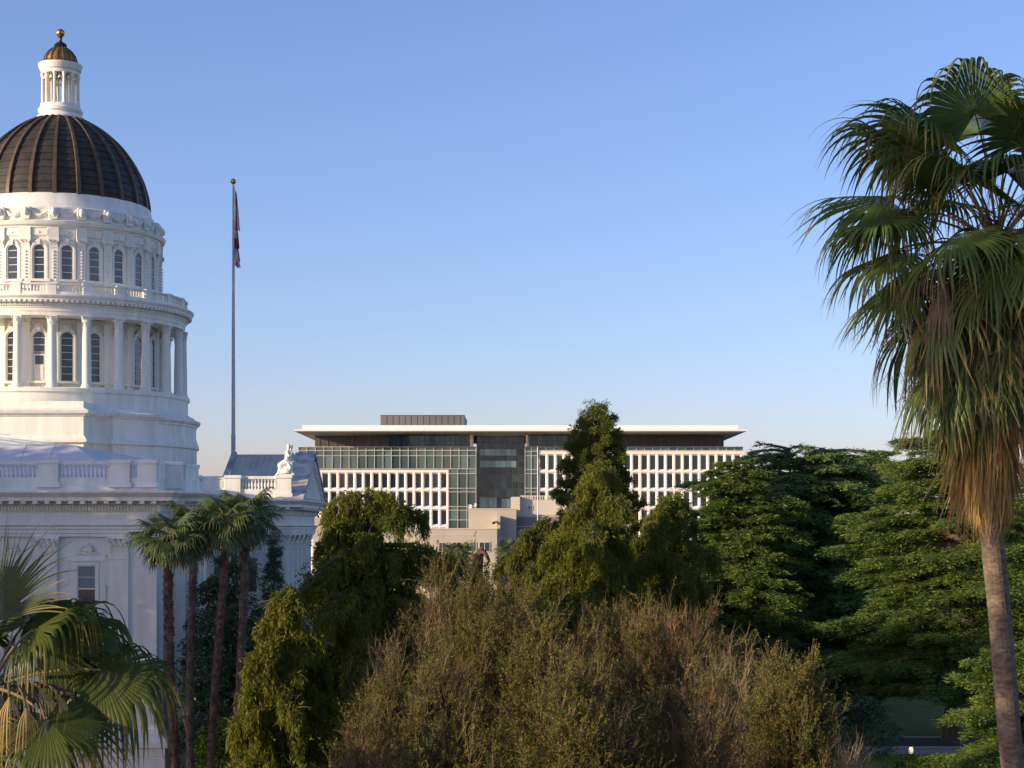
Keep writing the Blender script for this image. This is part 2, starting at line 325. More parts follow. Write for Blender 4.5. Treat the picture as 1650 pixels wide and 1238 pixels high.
def bpanel(x0, x1, y, solid=False):
    m = MB(); m.box(x0, x1, y-.22, y+.22, ZB-.30, ZB-.02)
    if solid:
        m.box(x0, x1, y-.16, y+.16, ZP, ZB-.30); m.box(x0+.25, x1-.25, y-.20, y-.16, ZP+.15, ZB-.42)
    o = B(m, 'balustrade', M['white'])
    if not solid:
        k = int((x1-x0)/.30)
        for i in range(k):
            c = bal_o if not bal_used[0] else bal_o.copy()
            if bal_used[0]: COL.objects.link(c)
            bal_used[0] += 1; c.parent = o; c.location = (x0 + (i+.5)*(x1-x0)/k - CO[0], y - CO[1], ZP)
xs = [wx(q, 130) for q in (-37, 78, 193)]
for q in (-152, -37, 78, 193): ped(wx(q, 130), 130.3)
ped(-27.32, 130.3, .70); ped(-26.2, 134.05, .8); ped(-25.8, 140.4, .4)
bpanel(wx(78, 130)+.75, wx(193, 130)-.75, 130.3); bpanel(wx(-37, 130)+.75, wx(78, 130)-.75, 130.3); bpanel(wx(-152, 130)+.75, wx(-37, 130)-.75, 130.3)
bpanel(wx(193, 130)+.75, -28.02, 130.3)
m = MB(); m.box(-26.95, -26.55, 130.75, 133.5, ZB-.3, ZB-.02); m.box(-26.9, -26.6, 130.75, 133.5, ZP, ZB-.3); m.box(-25.6, -25.2, 134.5, 140, ZB-.3, ZB-.02); m.box(-25.55, -25.25, 134.5, 140, ZP, ZB-.3); B(m, 'side_parapet', M['white'])
ped(-30.7, 168.3, .55); ped(-27.0, 168.3, .75); ped(-22.05, 168.3, .72); bpanel(-30.1, -27.75, 168.3, True); bpanel(-26.25, -22.8, 168.3)
# capitals, pilasters
def leaf_row(m, r, z, h, n, a0, sp, square=None):
    for k in range(n):
        a = a0 + sp*k; d = np.array([math.sin(a), -math.cos(a)]); e = np.array([math.cos(a), math.sin(a)])
        if square is None: c = d*r
        else: c = np.array([square[0] + square[1]*k, -r]); d = np.array([0, -1.]); e = np.array([1., 0])
        wdt = (square[1]*.46 if square else r*sp*.48); pts = []
        for u, o_, ww in ((0, 0, 1), (.55, .05, 1), (.9, .16, .8), (1.0, .24, .5), (.86, .29, .25)):
            q = c + d*o_*h*1.1
            pts += [(*(q - e*wdt*ww), z + h*u), (*(q + d*.03*h + 0*e), z + h*u), (*(q + e*wdt*ww), z + h*u)]
        f = []
        for i in range(4): f += [(i*3, i*3+1, i*3+4, i*3+3), (i*3+1, i*3+2, i*3+5, i*3+4)]
        m.add(pts, f)
def round_capital(r, h):
    m = MB(); m.lathe([(r*1.02, 0), (r*1.1, .03*h), (r*1.02, .06*h), (r*.95, .1*h), (r, .5*h), (r*1.35, .84*h)], 16)
    leaf_row(m, r*1.0, .06*h, .40*h, 8, 0, math.pi/4); leaf_row(m, r*1.0, .30*h, .42*h, 8, math.pi/8, math.pi/4)
    for k in range(4):                                        # corner volutes
        a = math.pi/4 + k*math.pi/2; d = np.array([math.sin(a), -math.cos(a), 0])
        m.tube([d*r*1.05 + [0, 0, .6*h], d*r*1.35 + [0, 0, .82*h], d*r*1.62 + [0, 0, .80*h], d*r*1.6 + [0, 0, .70*h], d*r*1.48 + [0, 0, .72*h]], r*.13, 5)
    q = r*1.30; m.box(-q, q, -q, q, .87*h, h); return m
def flat_capital(hw, h, dp):
    m = MB(); m.box(-hw, hw, -dp, .02, 0, .86*h); m.box(-hw-.04, hw+.04, -dp-.04, .02, 0, .06*h)
    leaf_row(m, dp, .06*h, .52*h, 4, 0, 0, (-hw*.78, hw*.52)); leaf_row(m, dp+.04, .34*h, .56*h, 3, 0, 0, (-hw*.6, hw*.6))
    for s in (-1, 1):
        m.tube([(s*hw*.4, -dp-.05, .62*h), (s*hw*.9, -dp-.12, .8*h), (s*hw*1.2, -dp-.2, .82*h), (s*hw*1.25, -dp-.2, .72*h), (s*hw*1.1, -dp-.2, .70*h)], .075*h, 5)
        m.tube([(s*hw*.1, -dp-.05, .64*h), (s*hw*.28, -dp-.12, .8*h), (s*hw*.14, -dp-.16, .82*h), (s*hw*.12, -dp-.15, .74*h)], .05*h, 5)
    m.lathe([(.02, .82*h), (.12*h, .88*h), (.02, .97*h)], 8, c=(0, -dp-.16))
    m.box(-hw*1.28, hw*1.28, -dp-.22, .02, .87*h, h); return m
def pilaster_proto(hw=.69, dp=.26):
    m = MB(); m.box(-hw, hw, -dp, .02, 6.75, 19.0); m.box(-hw-.14, hw+.14, -dp-.14, .02, 6.22, 6.6); m.box(-hw-.07, hw+.07, -dp-.07, .02, 6.6, 6.75)
    m.box(-hw-.05, hw+.05, -dp-.05, .02, 18.72, 18.84)
    o = m.build('pilaster', M['white'], cap); c = flat_capital(hw, 1.4, dp).build('capital', M['white'], o, smooth=40); c.location.z = 19.0
    return o
pil = pilaster_proto(); first = True
spots = [(wx(q, 130), 130.0, 0.0) for q in (-152, -37, 78, 193)] + [(-26.6, 131.8, R_(90)), (-25.1, 134.6, R_(90)), (-25.1, 140.6, R_(90))]
for x, y, rz in spots:
    o = pil if first else dup(pil, cap); first = False
    o.location = (x-CO[0], y-CO[1], 0); o.rotation_euler.z = rz
# facade windows: square-headed above, round-headed below
def arch_pts(hw, z0, zs, n=14):
    a = np.linspace(0, math.pi, n); return [(-hw, z0)] + [(-hw*math.cos(t), zs + hw*math.sin(t)) for t in a] + [(hw, z0)]
def arch_ring(m, hw, z0, zs, t, y0, y1, n=14, mi=0):
    I = arch_pts(hw, z0, zs, n); O = arch_pts(hw+t, z0, zs, n); k = len(I); v = []
    for y in (y0, y1): v += [(x, y, z) for x, z in I] + [(x, y, z) for x, z in O]
    f = []
    for i in range(k-1):
        f += [(i, i+1, k+i+1, k+i), (2*k+i, 2*k+i+1, i+1, i), (k+i, k+i+1, 3*k+i+1, 3*k+i)]
    m.add(v, f, mi)
def arch_pane(m, hw, z0, zs, y, n=14, mi=0):
    P = arch_pts(hw, z0, zs, n); m.add([(x, y, z) for x, z in P], [list(range(len(P)))], mi)
def square_window():
    m = MB(); hw = .70; z0, z1 = 14.9, 18.25
    for s in (-1, 1):
        m.box(s*hw, s*(hw+.22), -.16, .0, z0, z1); m.box(s*(hw+.22), s*(hw+.75), -.09, .0, z0, z1+.5)
    m.box(-hw-.22, hw+.22, -.16, 0, z1, z1+.22); m.box(-hw-.75, hw+.75, -.09, 0, z1+.5, z1+.85); m.box(-hw-1.0, hw+1.0, -.16, 0, z1+.30, z1+.5)
    m.box(-hw-1.15, -hw-.6, -.13, 0, z1-1.5, z1+.3); m.box(hw+.6, hw+1.15, -.13, 0, z1-1.5, z1+.3)
    m.box(-.85, .85, -.2, 0, z1+.85, z1+.98); m.box(-hw-.5, hw+.5, -.28, 0, z0-.25, z0)
    for k in range(9):                                        # shell crest
        a = math.pi*(k+.5)/9; m.tube([(0, -.14, z1+.98), (-.48*math.cos(a), -.22, z1+1.0+.55*math.sin(a)), (-.58*math.cos(a), -.12, z1+1.0+.66*math.sin(a))], [.03, .085, .06], 5)
    m.lathe([(0, z1+.93), (.16, z1+1.05), (0, z1+1.2)], 8, c=(0, -.2))
    o = m.build('window', M['white'], cap, smooth=30)
    p = MB(); p.add([(-hw, -.03, z0+1.6), (hw, -.03, z0+1.6), (hw, -.03, z1), (-hw, -.03, z1)], [(0, 1, 2, 3)], 0); p.add([(-hw, -.031, z0), (hw, -.031, z0), (hw, -.031, z0+1.6), (-hw, -.031, z0+1.6)], [(0, 1, 2, 3)], 1)
    p.build('pane', [M['blind'], M['win']], o)
    q = MB(); q.box(-hw, hw, -.09, -.035, z0+1.55, z0+1.65); q.box(-hw, -hw+.08, -.09, -.035, z0, z1); q.box(hw-.08, hw, -.09, -.035, z0, z1); q.box(-hw, hw, -.09, -.035, z1-.08, z1); q.box(-hw+.08, hw-.08, -.07, -.035, z1-.9, z1-.86)
    q.build('sash', M['white'], o); return o
def round_window():
    m = MB(); arch_ring(m, .64, 8.3, 11.6, .2, -.16, 0); arch_ring(m, .84, 8.3, 11.6, .32, -.09, 0); m.box(-1.3, 1.3, -.28, 0, 8.0, 8.3)
    m.box(-.18, .18, -.26, 0, 12.2, 12.95); m.box(-1.35, -1.1, -.2, 0, 11.3, 11.6); m.box(1.1, 1.35, -.2, 0, 11.3, 11.6); m.box(-1.2, 1.2, -.22, 0, 13.0, 13.15)
    o = m.build('arched_window', M['white'], cap, smooth=30)
    p = MB(); arch_pane(p, .64, 8.3, 11.6, -.03); p.build('pane', M['blind'], o)
    q = MB(); q.box(-.04, .04, -.08, -.035, 8.3, 12.2); q.box(-.64, .64, -.07, -.035, 10, 10.07); q.box(-.64, .64, -.07, -.035, 11.55, 11.62); q.build('sash', M['white'], o); return o
w1, w2 = square_window(), round_window(); first = True
for x, y, rz in [(wx(140, 130), 130, 0), (wx(20, 130), 130, 0), (wx(-95, 130), 130, 0), (-25.1, 137.6, R_(90)), (-28.2, 168, 0), (-25.3, 168, 0)]:
    for src in (w1, w2):
        o = src if first else dup(src, cap)
        o.location = (x-CO[0], y-CO[1], 0); o.rotation_euler.z = rz
    first = False
# portico columns, floor
def fluted(r0, r1, z0, z1, n=20):
    m = MB(); seg = n*4; k = np.linspace(0, 1, 7); pr = [(r0 + (r1-r0)*u**1.6, z0 + (z1-z0)*u) for u in k]
    m.lathe(pr, seg, flute=lambda a: 1 - .075*(np.cos(a*n) > .3)); m.lathe([(r0*1.32, z0-.5), (r0*1.32, z0-.28), (r0*1.2, z0-.24), (r0*1.14, z0-.16), (r0*1.22, z0-.1), (r0*1.1, z0)], 24); return m
pc_ = fluted(.78, .68, 6.8, 18.95).build('column', M['white'], cap, smooth=25); cc = round_capital(.68, 1.45).build('capital', M['white'], pc_, smooth=40); cc.location.z = 18.95
first = True
for x, y in [(-22.35, 168.85), (-22.35, 172.2), (-22.35, 176.2), (-22.35, 179.8), (-22.35, 183.8), (-22.35, 187.15), (-24.9, 168.85)][:6]:
    o = pc_ if first else dup(pc_, cap); first = False; o.location = (x-CO[0], y-CO[1], 0)
b = MB(); b.box(-30.8, -20.8, 168.02, 188, 0, 6.3); B(b, 'portico_floor', M['white2'])
b = MB(); b.box(-30.6, -24.6, 169.2, 187, 6.3, 20.4); B(b, 'portico_wall', M['white2'])
# portico roof with pediment
zr, ze = 28.6, 24.0
b = MB()
xl, xr = -28.2, -20.25
b.add([(xl, 168.6, ze), (xr-.7, 168.6, ze), (xr-.7, 178, zr), (xl, 178, zr)], [(0, 1, 2, 3)]); b.add([(xl, 187.4, ze), (xr-.7, 187.4, ze), (xr-.7, 178, zr), (xl, 178, zr)], [(0, 1, 2, 3)])
b.add([(xl, 168.6, ze), (xl, 187.4, ze), (xl, 178, zr)], [(0, 1, 2)])
for k in range(1, 12):
    x = xl + k*(xr-.7-xl)/12; b.add([(x-.03, 168.6, ze), (x+.03, 168.6, ze), (x+.03, 178, zr+.0), (x-.03, 178, zr+.0), (x, 168.6, ze+.07), (x, 178, zr+.07)], [(0, 4, 5, 3), (4, 1, 2, 5)])
B(b, 'portico_roof', M['tin'])
b = MB()                                                      # raking parapet on the gable and at its back edge
for x0, x1, up in ((xr-1.9, xr+.15, .22), (xl-.5, xl, .25)):
    b = MB()
    for y0, y1 in ((166.9, 178), (189.1, 178)):
        z0 = ze-.55 if y0 < 178 else ze-.55
        v = [(x0, y0, z0), (x1, y0, z0), (x1, y1, zr), (x0, y1, zr)]; v += [(p[0], p[1], p[2]+up) for p in v]
        b.add(v, [(0, 1, 2, 3), (4, 5, 6, 7), (0, 1, 5, 4), (1, 2, 6, 5), (3, 0, 4, 7)])
    B(b, 'raking_cornice', M['tin_dirty'])
b = MB()
b.add([(xr-.3, 168, ZC), (xr-.3, 188, ZC), (xr-.3, 178, zr-.1)], [(0, 1, 2)])
for s in (1, -1):                                              # raking mouldings and modillions of the tympanum
    for k in range(16):
        y = 178 - s*(.6 + k*.62); z = zr - (.6 + k*.62)*(zr-ze+.55)/11.1 - .55
        b.box(xr-.3, xr+.1, y-.14, y+.14, z-.25, z+.1)
rg = random.Random(4)
for k in range(26):
    y = rg.uniform(171, 185); h = (zr-ZC-1.2)*(1-abs(y-178)/9.5); b.lathe([(0, 0), (.35, .2), (.25, max(.5, h*.6)), (.3, max(.7, h*.75)), (0, max(.9, h*.95))], 7, c=(xr-.35, y)); b.v[-1][:, 2] += ZC
B(b, 'pediment', M['white2'])
# main roofs
b = MB()
Zb = wz(718, 136); e0 = [(-95, 131.2, 24.3), (-29.0, 131.2, 24.3), (-29.0, 160, 24.3)]; k1 = [(-95, 136, Zb), (wx(121, 136), 136, Zb), (wx(121, 136), 160, Zb)]
k2 = [(-95, 150, wz(688, 150)), (-52, 150, wz(688, 150)), (-52, 162, wz(688, 150))]
b.add(e0 + k1 + k2, [(0, 1, 4, 3), (1, 2, 5, 4), (3, 4, 7, 6), (4, 5, 8, 7)])
for k in range(14):
    x = -60 + k*2.2
    if x < wx(121, 136): b.tube([(x, 131.2, 24.32), (x, 136, Zb+.02), (min(x-1.5, -52), 150, wz(688, 150)+.02)], .018, 4)
B(b, 'wing_roof', M['membrane'])
b = MB(); b.box(-60, wx(137, 163)+.0, 139, 139.06, Zb+1.0, Zb+1.08); B(b, 'pipe_rail', M['pole'])
b = MB(); b.box(-100, -31.2, 160, 200, 20, 24.9); b.box(-100, -27, 132, 160, 20, 23.95); B(b, 'roof_deck', M['membrane'])
# ---------------------------------------------------------------- the dome
N24 = 24; A24 = 2*math.pi/24; AW = R_(18.1); AC = AW + A24/2 + R_(.3)
b = MB()
pr = [E(219, 790), E(219, 728), E(222.5, 727), E(223, 724), E(219, 712), E(218, 708), E(218, 694), E(220, 692), E(220, 689.5), E(223, 688.5), E(225, 686), E(225, 683), E(219, 681), E(213, 676), E(208, 674), E(205, 671), E(205, 652), E(208, 650), E(208, 645), E(203, 643), E(158, 640)]
b.lathe(pr, 128, c=CO[:2]); B(b, 'dome_base', M['white'], smooth=30)
# square-fronted block and diagonal piers around the base
zz = [(0, 25), (0, 29.0), (.35, 29.1), (.35, 29.35), (.1, 29.7), (0, 29.75), (0, 31.55), (.2, 31.6), (.2, 31.75), (.5, 31.8), (.62, 32.05), (.1, 32.3), (0, 32.35), (0, 32.95), (-2, 33.0)]
for a0 in range(4):
    ca, sa = math.cos(a0*math.pi/2), math.sin(a0*math.pi/2); rot = lambda p: (CO[0] + p[0]*ca - p[1]*sa, CO[1] + p[0]*sa + p[1]*ca)
    if a0 % 2 == 0: b = MB(); b.sweep([rot(p) for p in ((-6.1, -8), (-6.1, -15.2), (6.1, -15.2), (6.1, -8))], zz); B(b, 'dome_block', M['white'])
    b = MB()
    ca, sa = math.cos(a0*math.pi/2 + math.pi/4), math.sin(a0*math.pi/2 + math.pi/4)
    b.sweep([rot(p) for p in ((-2.6, -10), (-2.6, -14.0), (2.6, -14.0), (2.6, -10))], [(o, min(z, 32.2)) for o, z in zz[:12]]); B(b, 'dome_pier', M['white'])
b = MB(); b.lathe([(er(159), ez(642)), (er(159), 41.3)], 144, c=CO[:2]); B(b, 'drum_wall', M['white2'], smooth=30)
zc0, zc1 = 34.45, 41.35
col = MB(); col.lathe([(.62, zc0), (.62, zc0+.16), (.57, zc0+.2), (.5, zc0+.28), (.55, zc0+.36), (.47, zc0+.42), (.46, zc0+2.5), (.39, zc1-.95)], 20)
col = col.build('drum_column', M['white'], cap, smooth=35); c_ = round_capital(.40, .95).build('capital', M['white'], col, smooth=40); c_.location.z = zc1-.95
RC = er(204)-.48
dpil = MB(); dpil.box(-.42, .42, -.22, .05, zc0-.2, zc1-.9); dpil.box(-.5, .5, -.28, .05, zc0-.2, zc0+.35); dpil = dpil.build('drum_pilaster', M['white'], cap); c_ = flat_capital(.42, .95, .22).build('capital', M['white'], dpil, smooth=40); c_.location.z = zc1-.92
def drum_window(hw, z0, z1, crest, bars, name):
    m = MB(); zs = z1-hw; arch_ring(m, hw, z0, zs, .13, -.16, .06); arch_ring(m, hw+.13, z0, zs, .17, -.24, .06); arch_ring(m, hw+.3, z0, zs, .12, -.12, .06)
    m.box(-hw-.55, hw+.55, -.34, .06, z0-.24, z0-.01)
    m.box(-.14, .14, -.38, .0, z1+.02, z1+.5)
    for k in range(7):
        a = math.pi*(k+.5)/7; m.tube([(0, -.2, z1+.42), (-.42*crest*math.cos(a), -.26, z1+.42+.34*crest*math.sin(a))], [.05, .1*crest], 5)
    for s in (-1, 1): m.tube([(s*.15, -.2, z1+.36), (s*.4, -.22, z1+.3), (s*.62, -.2, z1+.08)], [.1, .09, .05], 5)
    o = m.build(name, M['white'], cap, smooth=30)
    p = MB(); arch_pane(p, hw, z0, zs, -.05); p.build('pane', M['win'], o)
    q = MB(); q.box(-hw, -hw+.05, -.1, -.055, z0, zs); q.box(hw-.05, hw, -.1, -.055, z0, zs)
    for k in range(1, bars): z = z0 + (zs-z0)*k/(bars-1); q.box(-hw+.05, hw-.05, -.09, -.055, z-.025, z+.025)
    q.build('muntin', M['white'], o); return o
lw = drum_window(.58, 35.3, 40.05, 1.0, 7, 'drum_window'); uw = drum_window(.52, 45.15, 48.45, .55, 5, 'attic_window')
def ring(src, R, a0, fresh=True):
    out = []
    for k in range(24):
        a = a0 + k*A24; o = src if k == 0 else dup(src, cap); o.location = (R*math.sin(a), -R*math.cos(a), 0); o.rotation_euler.z = a; out.append(o)
    return out
RW = er(159)
lows = ring(lw, RW, AW); ring(uw, RW, AW); ring(col, RC, AC); ring(dpil, RW, AC)
# door in one drum bay
b = MB(); b.box(-.5, .5, -.10, -.055, 35.2, 37.9); b.box(-.38, .38, -.13, -.10, 35.4, 36.8); o = b.build('door', M['white2'], lows[0 if False else 23]); 
b = MB(); b.box(-.4, .4, -.122, -.101, 36.9, 37.75); b.build('pane', M['win'], o.parent)
# ring entablature, ring balustrade
b = MB()
b.lathe([(er(159)-.05, 41.36), (er(200), 41.36), (er(200), 41.7), (er(201), 41.75), (er(201), 42.05), (er(202.5), 42.1), (er(202.5), 42.25)], 144, c=CO[:2])
b.lathe([(er(202.5), 42.25), (er(202.5), 42.5), (er(205), 42.55), (er(205), 42.72), (er(211), 42.78), (er(211), 42.92), (er(213), 43.0), (er(214.5), 43.14), (er(214.5), 43.24), (er(204), 43.32), (er(159), 43.3)], 144, c=CO[:2])
for k in range(168):
    a = 2*math.pi*k/168; d = (math.sin(a), -math.cos(a)); e = (math.cos(a), math.sin(a)); r = er(208.2)
    b.rbox((CO[0]+d[0]*r, CO[1]+d[1]*r), e, d, .13, .2, 42.57, 42.77)
for k in range(330):
    a = 2*math.pi*k/330; d = (math.sin(a), -math.cos(a)); e = (math.cos(a), math.sin(a)); r = er(202.8)+.06
    b.rbox((CO[0]+d[0]*r, CO[1]+d[1]*r), e, d, .07, .07, 42.26, 42.46)
B(b, 'drum_cornice', M['white'], smooth=30)
rb = er(203)-.2
b = MB(); b.lathe([(rb+.2, 43.3), (rb+.2, 43.62), (rb-.2, 43.62), (rb-.2, 43.3)], 144, c=CO[:2]); b.lathe([(rb-.2, 44.26), (rb+.2, 44.26), (rb+.24, 44.32), (rb+.24, 44.42), (rb-.24, 44.44)], 144, c=CO[:2]); B(b, 'drum_balustrade_rail', M['white'], smooth=30)
pd = MB(); pd.box(-.42, .42, -.27, .27, 43.32, 44.35); pd.box(-.48, .48, -.33, .33, 44.28, 44.47); pd = pd.build('drum_pedestal', M['white'], cap); ring(pd, rb, AC)
bp = MB()
for k in range(9):
    a = A24*(k-4)*.078*1.0; q = A24*(-.37 + .74*k/8)
    bp.lathe([(.11, 43.6), (.06, 43.7), (.1, 43.88), (.05, 44.1), (.1, 44.26)], 6, c=(rb*math.sin(q), rb*(1-math.cos(q))))
bp = bp.build('drum_baluster_row', M['white'], cap, smooth=50); ring(bp, rb, AC + A24/2)
# attic storey
b = MB()
b.lathe([(RW, 43.3), (RW, 49.0), (RW+.05, 49.02), (RW+.05, 49.25), (RW+.12, 49.3), (RW+.12, 50.1), (RW+.25, 50.15), (RW+.25, 50.3), (RW+.5, 50.38), (RW+.62, 50.6), (RW+.66, 50.75), (RW+.1, 50.9), (er(157), 50.95), (er(157), 52.0), (er(158), 52.05), (er(158), 52.2), (er(154), 52.3), (er(153), 52.5), (er(148), 52.95), (er(146.5), 53.3), (er(145), 53.7), (er(142)-.3, 53.9)], 144, c=CO[:2])
B(b, 'attic_wall', M['white'], smooth=30)
ap = MB(); ap.box(-.42, .42, -.26, .05, 44.2, 48.2); ap.box(-.5, .5, -.32, .05, 44.2, 44.9); ap.box(-.5, .5, -.36, .05, 49.0, 50.12)
for k in range(9): ap.lathe([(0, 45.2+k*.31), (.17, 45.32+k*.31), (0, 45.45+k*.31)], 6, c=(0, -.27))
ap = ap.build('attic_pilaster', M['white'], cap); c_ = flat_capital(.4, .8, .26).build('capital', M['white'], ap, smooth=40); c_.location.z = 48.2; ring(ap, RW, AC)
sw = MB(); q = er(157); sw.box(-.32, .32, -.42, .1, 50.95, 52.15); sw.lathe([(0, 51.2), (.3, 51.4), (.34, 51.7), (.2, 52.0), (0, 52.1)], 8, c=(0, -.4)); sw.tube([(-.36, -.3, 52.0), (-.4, -.34, 51.5), (-.3, -.3, 51.0)], .12, 5); sw.tube([(.36, -.3, 52.0), (.4, -.34, 51.5), (.3, -.3, 51.0)], .12, 5)
pts = []
for k in range(11):
    u = k/10; a = A24*(.15 + .7*u); pts.append((q*math.sin(a), q*(1-math.cos(a))-.12, 51.95 - .62*math.sin(math.pi*u)))
sw.tube(pts, [.06] + [.1 + .08*math.sin(math.pi*k/10) + .03*(k % 2) for k in range(1, 10)] + [.06], 6)
sw = sw.build('garland_console', M['white'], cap, smooth=50); ring(sw, q, AC)
# medallion blocks above attic windows
mb = MB(); mb.box(-.75, .75, -.2, -.1, 49.4, 49.95); mb.lathe([(0, 49.55), (.12, 49.68), (0, 49.8)], 8, c=(0, -.2)); mb = mb.build('frieze_tablet', M['white'], cap); ring(mb, RW, AW)
# copper dome: overlapping courses and ribs
sil = np.array([(141.8, 345), (141, 334), (138.6, 322), (135, 308), (129.8, 294), (123, 280), (115, 266), (105.5, 252), (95, 240), (83, 228.5), (70, 217.5), (55, 207), (40, 198.5), (30, 194)])
dp = np.array([E(h, y) for h, y in sil])
def domeprof(u):
    s = np.linspace(0, 1, len(dp)); return np.array([np.interp(u, s, dp[:, 0]), np.interp(u, s, dp[:, 1])])
b = MB(); pr = []
for k in range(15):
    lo, hi = domeprof(k/15), domeprof((k+1)/15); pr += [(lo[0]+.07, lo[1]-.02), (hi[0]-.01, hi[1])]
b.lathe(pr, 144, c=CO[:2]); dome = B(b, 'dome_shell', M['copper'])
rb_ = MB()
us = np.linspace(0, .985, 20); c = np.array([domeprof(u) for u in us]); hwid = np.interp(us, [0, 1], [.24, .10])
v = []
for (r, z), hw_ in zip(c, hwid): v += [(-hw_, -r+.05, z), (-hw_*.8, -r-.26, z+.08), (hw_*.8, -r-.26, z+.08), (hw_, -r+.05, z)]
f = [(i*4+j, i*4+j+1, i*4+j+5, i*4+j+4) for i in range(19) for j in range(3)] + [(0, 1, 2, 3)]
rb_.add(v, f); rib = rb_.build('rib', M['rib'], dome); rib.rotation_euler.z = AC
for k in range(1, 24):
    o = rib.copy(); COL.objects.link(o); o.parent = dome; o.rotation_euler.z = AC + k*A24
# lantern
b = MB(); b.lathe([E(40, 197), E(39, 194), E(37, 191.5), E(33.5, 189), E(33, 187), E(36, 185), E(36.2, 181), E(34, 179), E(33, 176), E(32, 173.5), (0, ez(173.5, 32))], 64, c=CO[:2]); lan = B(b, 'lantern', M['white'], smooth=30); b = MB()
b.lathe([(er(24), ez(124, 31)), E(31, 124), E(31, 119), E(33, 117.5), E(34, 114), E(35.8, 110.5), E(35.8, 108), E(29, 106.5), (0, ez(106, 29))], 64, c=CO[:2]); B(b, 'lantern_cornice', M['white'], lan, smooth=30)
lz0, lz1 = ez(173.5, 30), ez(124, 30); lr = er(29)
lc = MB(); lc.lathe([(.24, 0), (.24, .1), (.165, .18), (.14, lz1-lz0-.45), (.22, lz1-lz0-.1), (.24, lz1-lz0)], 10); lc = lc.build('lantern_column', M['white'], lan, smooth=40)
for k in range(12):
    a = AC + k*A24*2; o = lc if k == 0 else lc.copy()
    if k: COL.objects.link(o); o.parent = lan
    o.location = (lr*math.sin(a), -lr*math.cos(a), lz0)
ic = MB(); ih = lz1-lz0
ic.box(-.09, .09, -.09, .09, 0, ih); ic = ic.build('inner_post', M['white2'], lan)
bl = MB(); bl.lathe([(.02, .62), (.02, .34), (.09, .32), (.12, .16), (.2, .02), (.19, 0)], 10); bl = bl.build('pendant', M['white2'], lan, smooth=40)
for k in range(8):
    a = AC + k*math.pi/4; o = ic if k == 0 else ic.copy()
    if k: COL.objects.link(o); o.parent = lan
    o.location = (lr*.62*math.sin(a), -lr*.62*math.cos(a), lz0); o.rotation_euler.z = a
for k in range(12):
    a = AC + (k+.5)*A24*2; o = bl if k == 0 else bl.copy()
    if k: COL.objects.link(o); o.parent = lan
    o.location = (lr*.95*math.sin(a), -lr*.95*math.cos(a), lz1-.62 - (0 if k % 2 else .0))
# cupola and finial
b = MB(); cs = [(29, 107.5), (29, 105.5), (27, 103.5), (26, 99), (23.5, 92.5), (19.5, 86.5), (14.5, 81.5), (9, 78), (6, 76.5)]
b.lathe([E(h, y) for h, y in cs], 48, c=CO[:2]); cup = B(b, 'cupola', M['gilt'], smooth=40)
rr = MB(); v = []
cpr = np.array([E(h, y) for h, y in cs[2:]])
for r, z in cpr: v += [(-.07, -r+.03, z), (-.05, -r-.09, z+.03), (.05, -r-.09, z+.03), (.07, -r+.03, z)]
rr.add(v, [(i*4+j, i*4+j+1, i*4+j+5, i*4+j+4) for i in range(len(cpr)-1) for j in range(3)]); rr = rr.build('cupola_rib', M['rib'], cup)
for k in range(16):
    o = rr if k == 0 else rr.copy()
    if k: COL.objects.link(o); o.parent = cup
    o.rotation_euler.z = AC + k*math.pi/8
b = MB(); b.lathe([E(6, 77), E(9.5, 75.5), E(7, 73), E(8, 71.5), E(5, 69.5), E(3, 67), E(2.2, 64), E(3.4, 61.5), E(2, 60)], 24, c=CO[:2])
for k in range(12):
    a = 2*math.pi*k/12; r = .42; b.tube([(CO[0]+r*math.sin(a), CO[1]-r*math.cos(a), ez(77, 8)), (CO[0]+1.5*r*math.sin(a), CO[1]-1.5*r*math.cos(a), ez(74.5, 8)), (CO[0]+1.1*r*math.sin(a), CO[1]-1.1*r*math.cos(a), ez(71, 8))], .07, 5)
fin = B(b, 'finial', M['bronze'], smooth=40)
b = MB(); zc = ez(54, 3); a = np.linspace(-math.pi/2, math.pi/2, 17); rb2 = er(7.2)-er(0)
b.lathe([(rb2*math.cos(t)+1e-4, zc + rb2*math.sin(t)) for t in a], 24, c=CO[:2]); B(b, 'ball', M['gold'], fin, smooth=60)

# ------------------------------------------------------------------ flagpole on the capitol roof and its flags
FP = np.array([wx(376, 181), 181.0, 24.0]); ztop = wz(297, 181)
fp = empty('flagpole', FP, 'tall grey flagpole with gold ball rising beside the portico roof', 'flagpole')
m = MB(); m.lathe([(.30, 0), (.30, 2.2), (.24, 2.25), (.225, 6.6), (.24, 6.65), (.24, 6.8), (.20, 6.85), (.17, 16), (.10, ztop-24)], 14); m.lathe([(.55, 0), (.55, .5), (.34, .55), (.34, 1.5)], 14); m.build('pole', M['pole'], fp, smooth=40)
m = MB(); a = np.linspace(-math.pi/2, math.pi/2, 13); m.lathe([(.30*math.cos(t)+1e-4, ztop-24+.28+.30*math.sin(t)) for t in a], 16); m.build('ball', M['gold'], fp, smooth=60)
m = MB(); m.tube([(.20, -.12, 2), (.16, -.12, 18), (.13, -.10, ztop-24-.2)], .02, 4); m.build('halyard', M['pole'], fp)
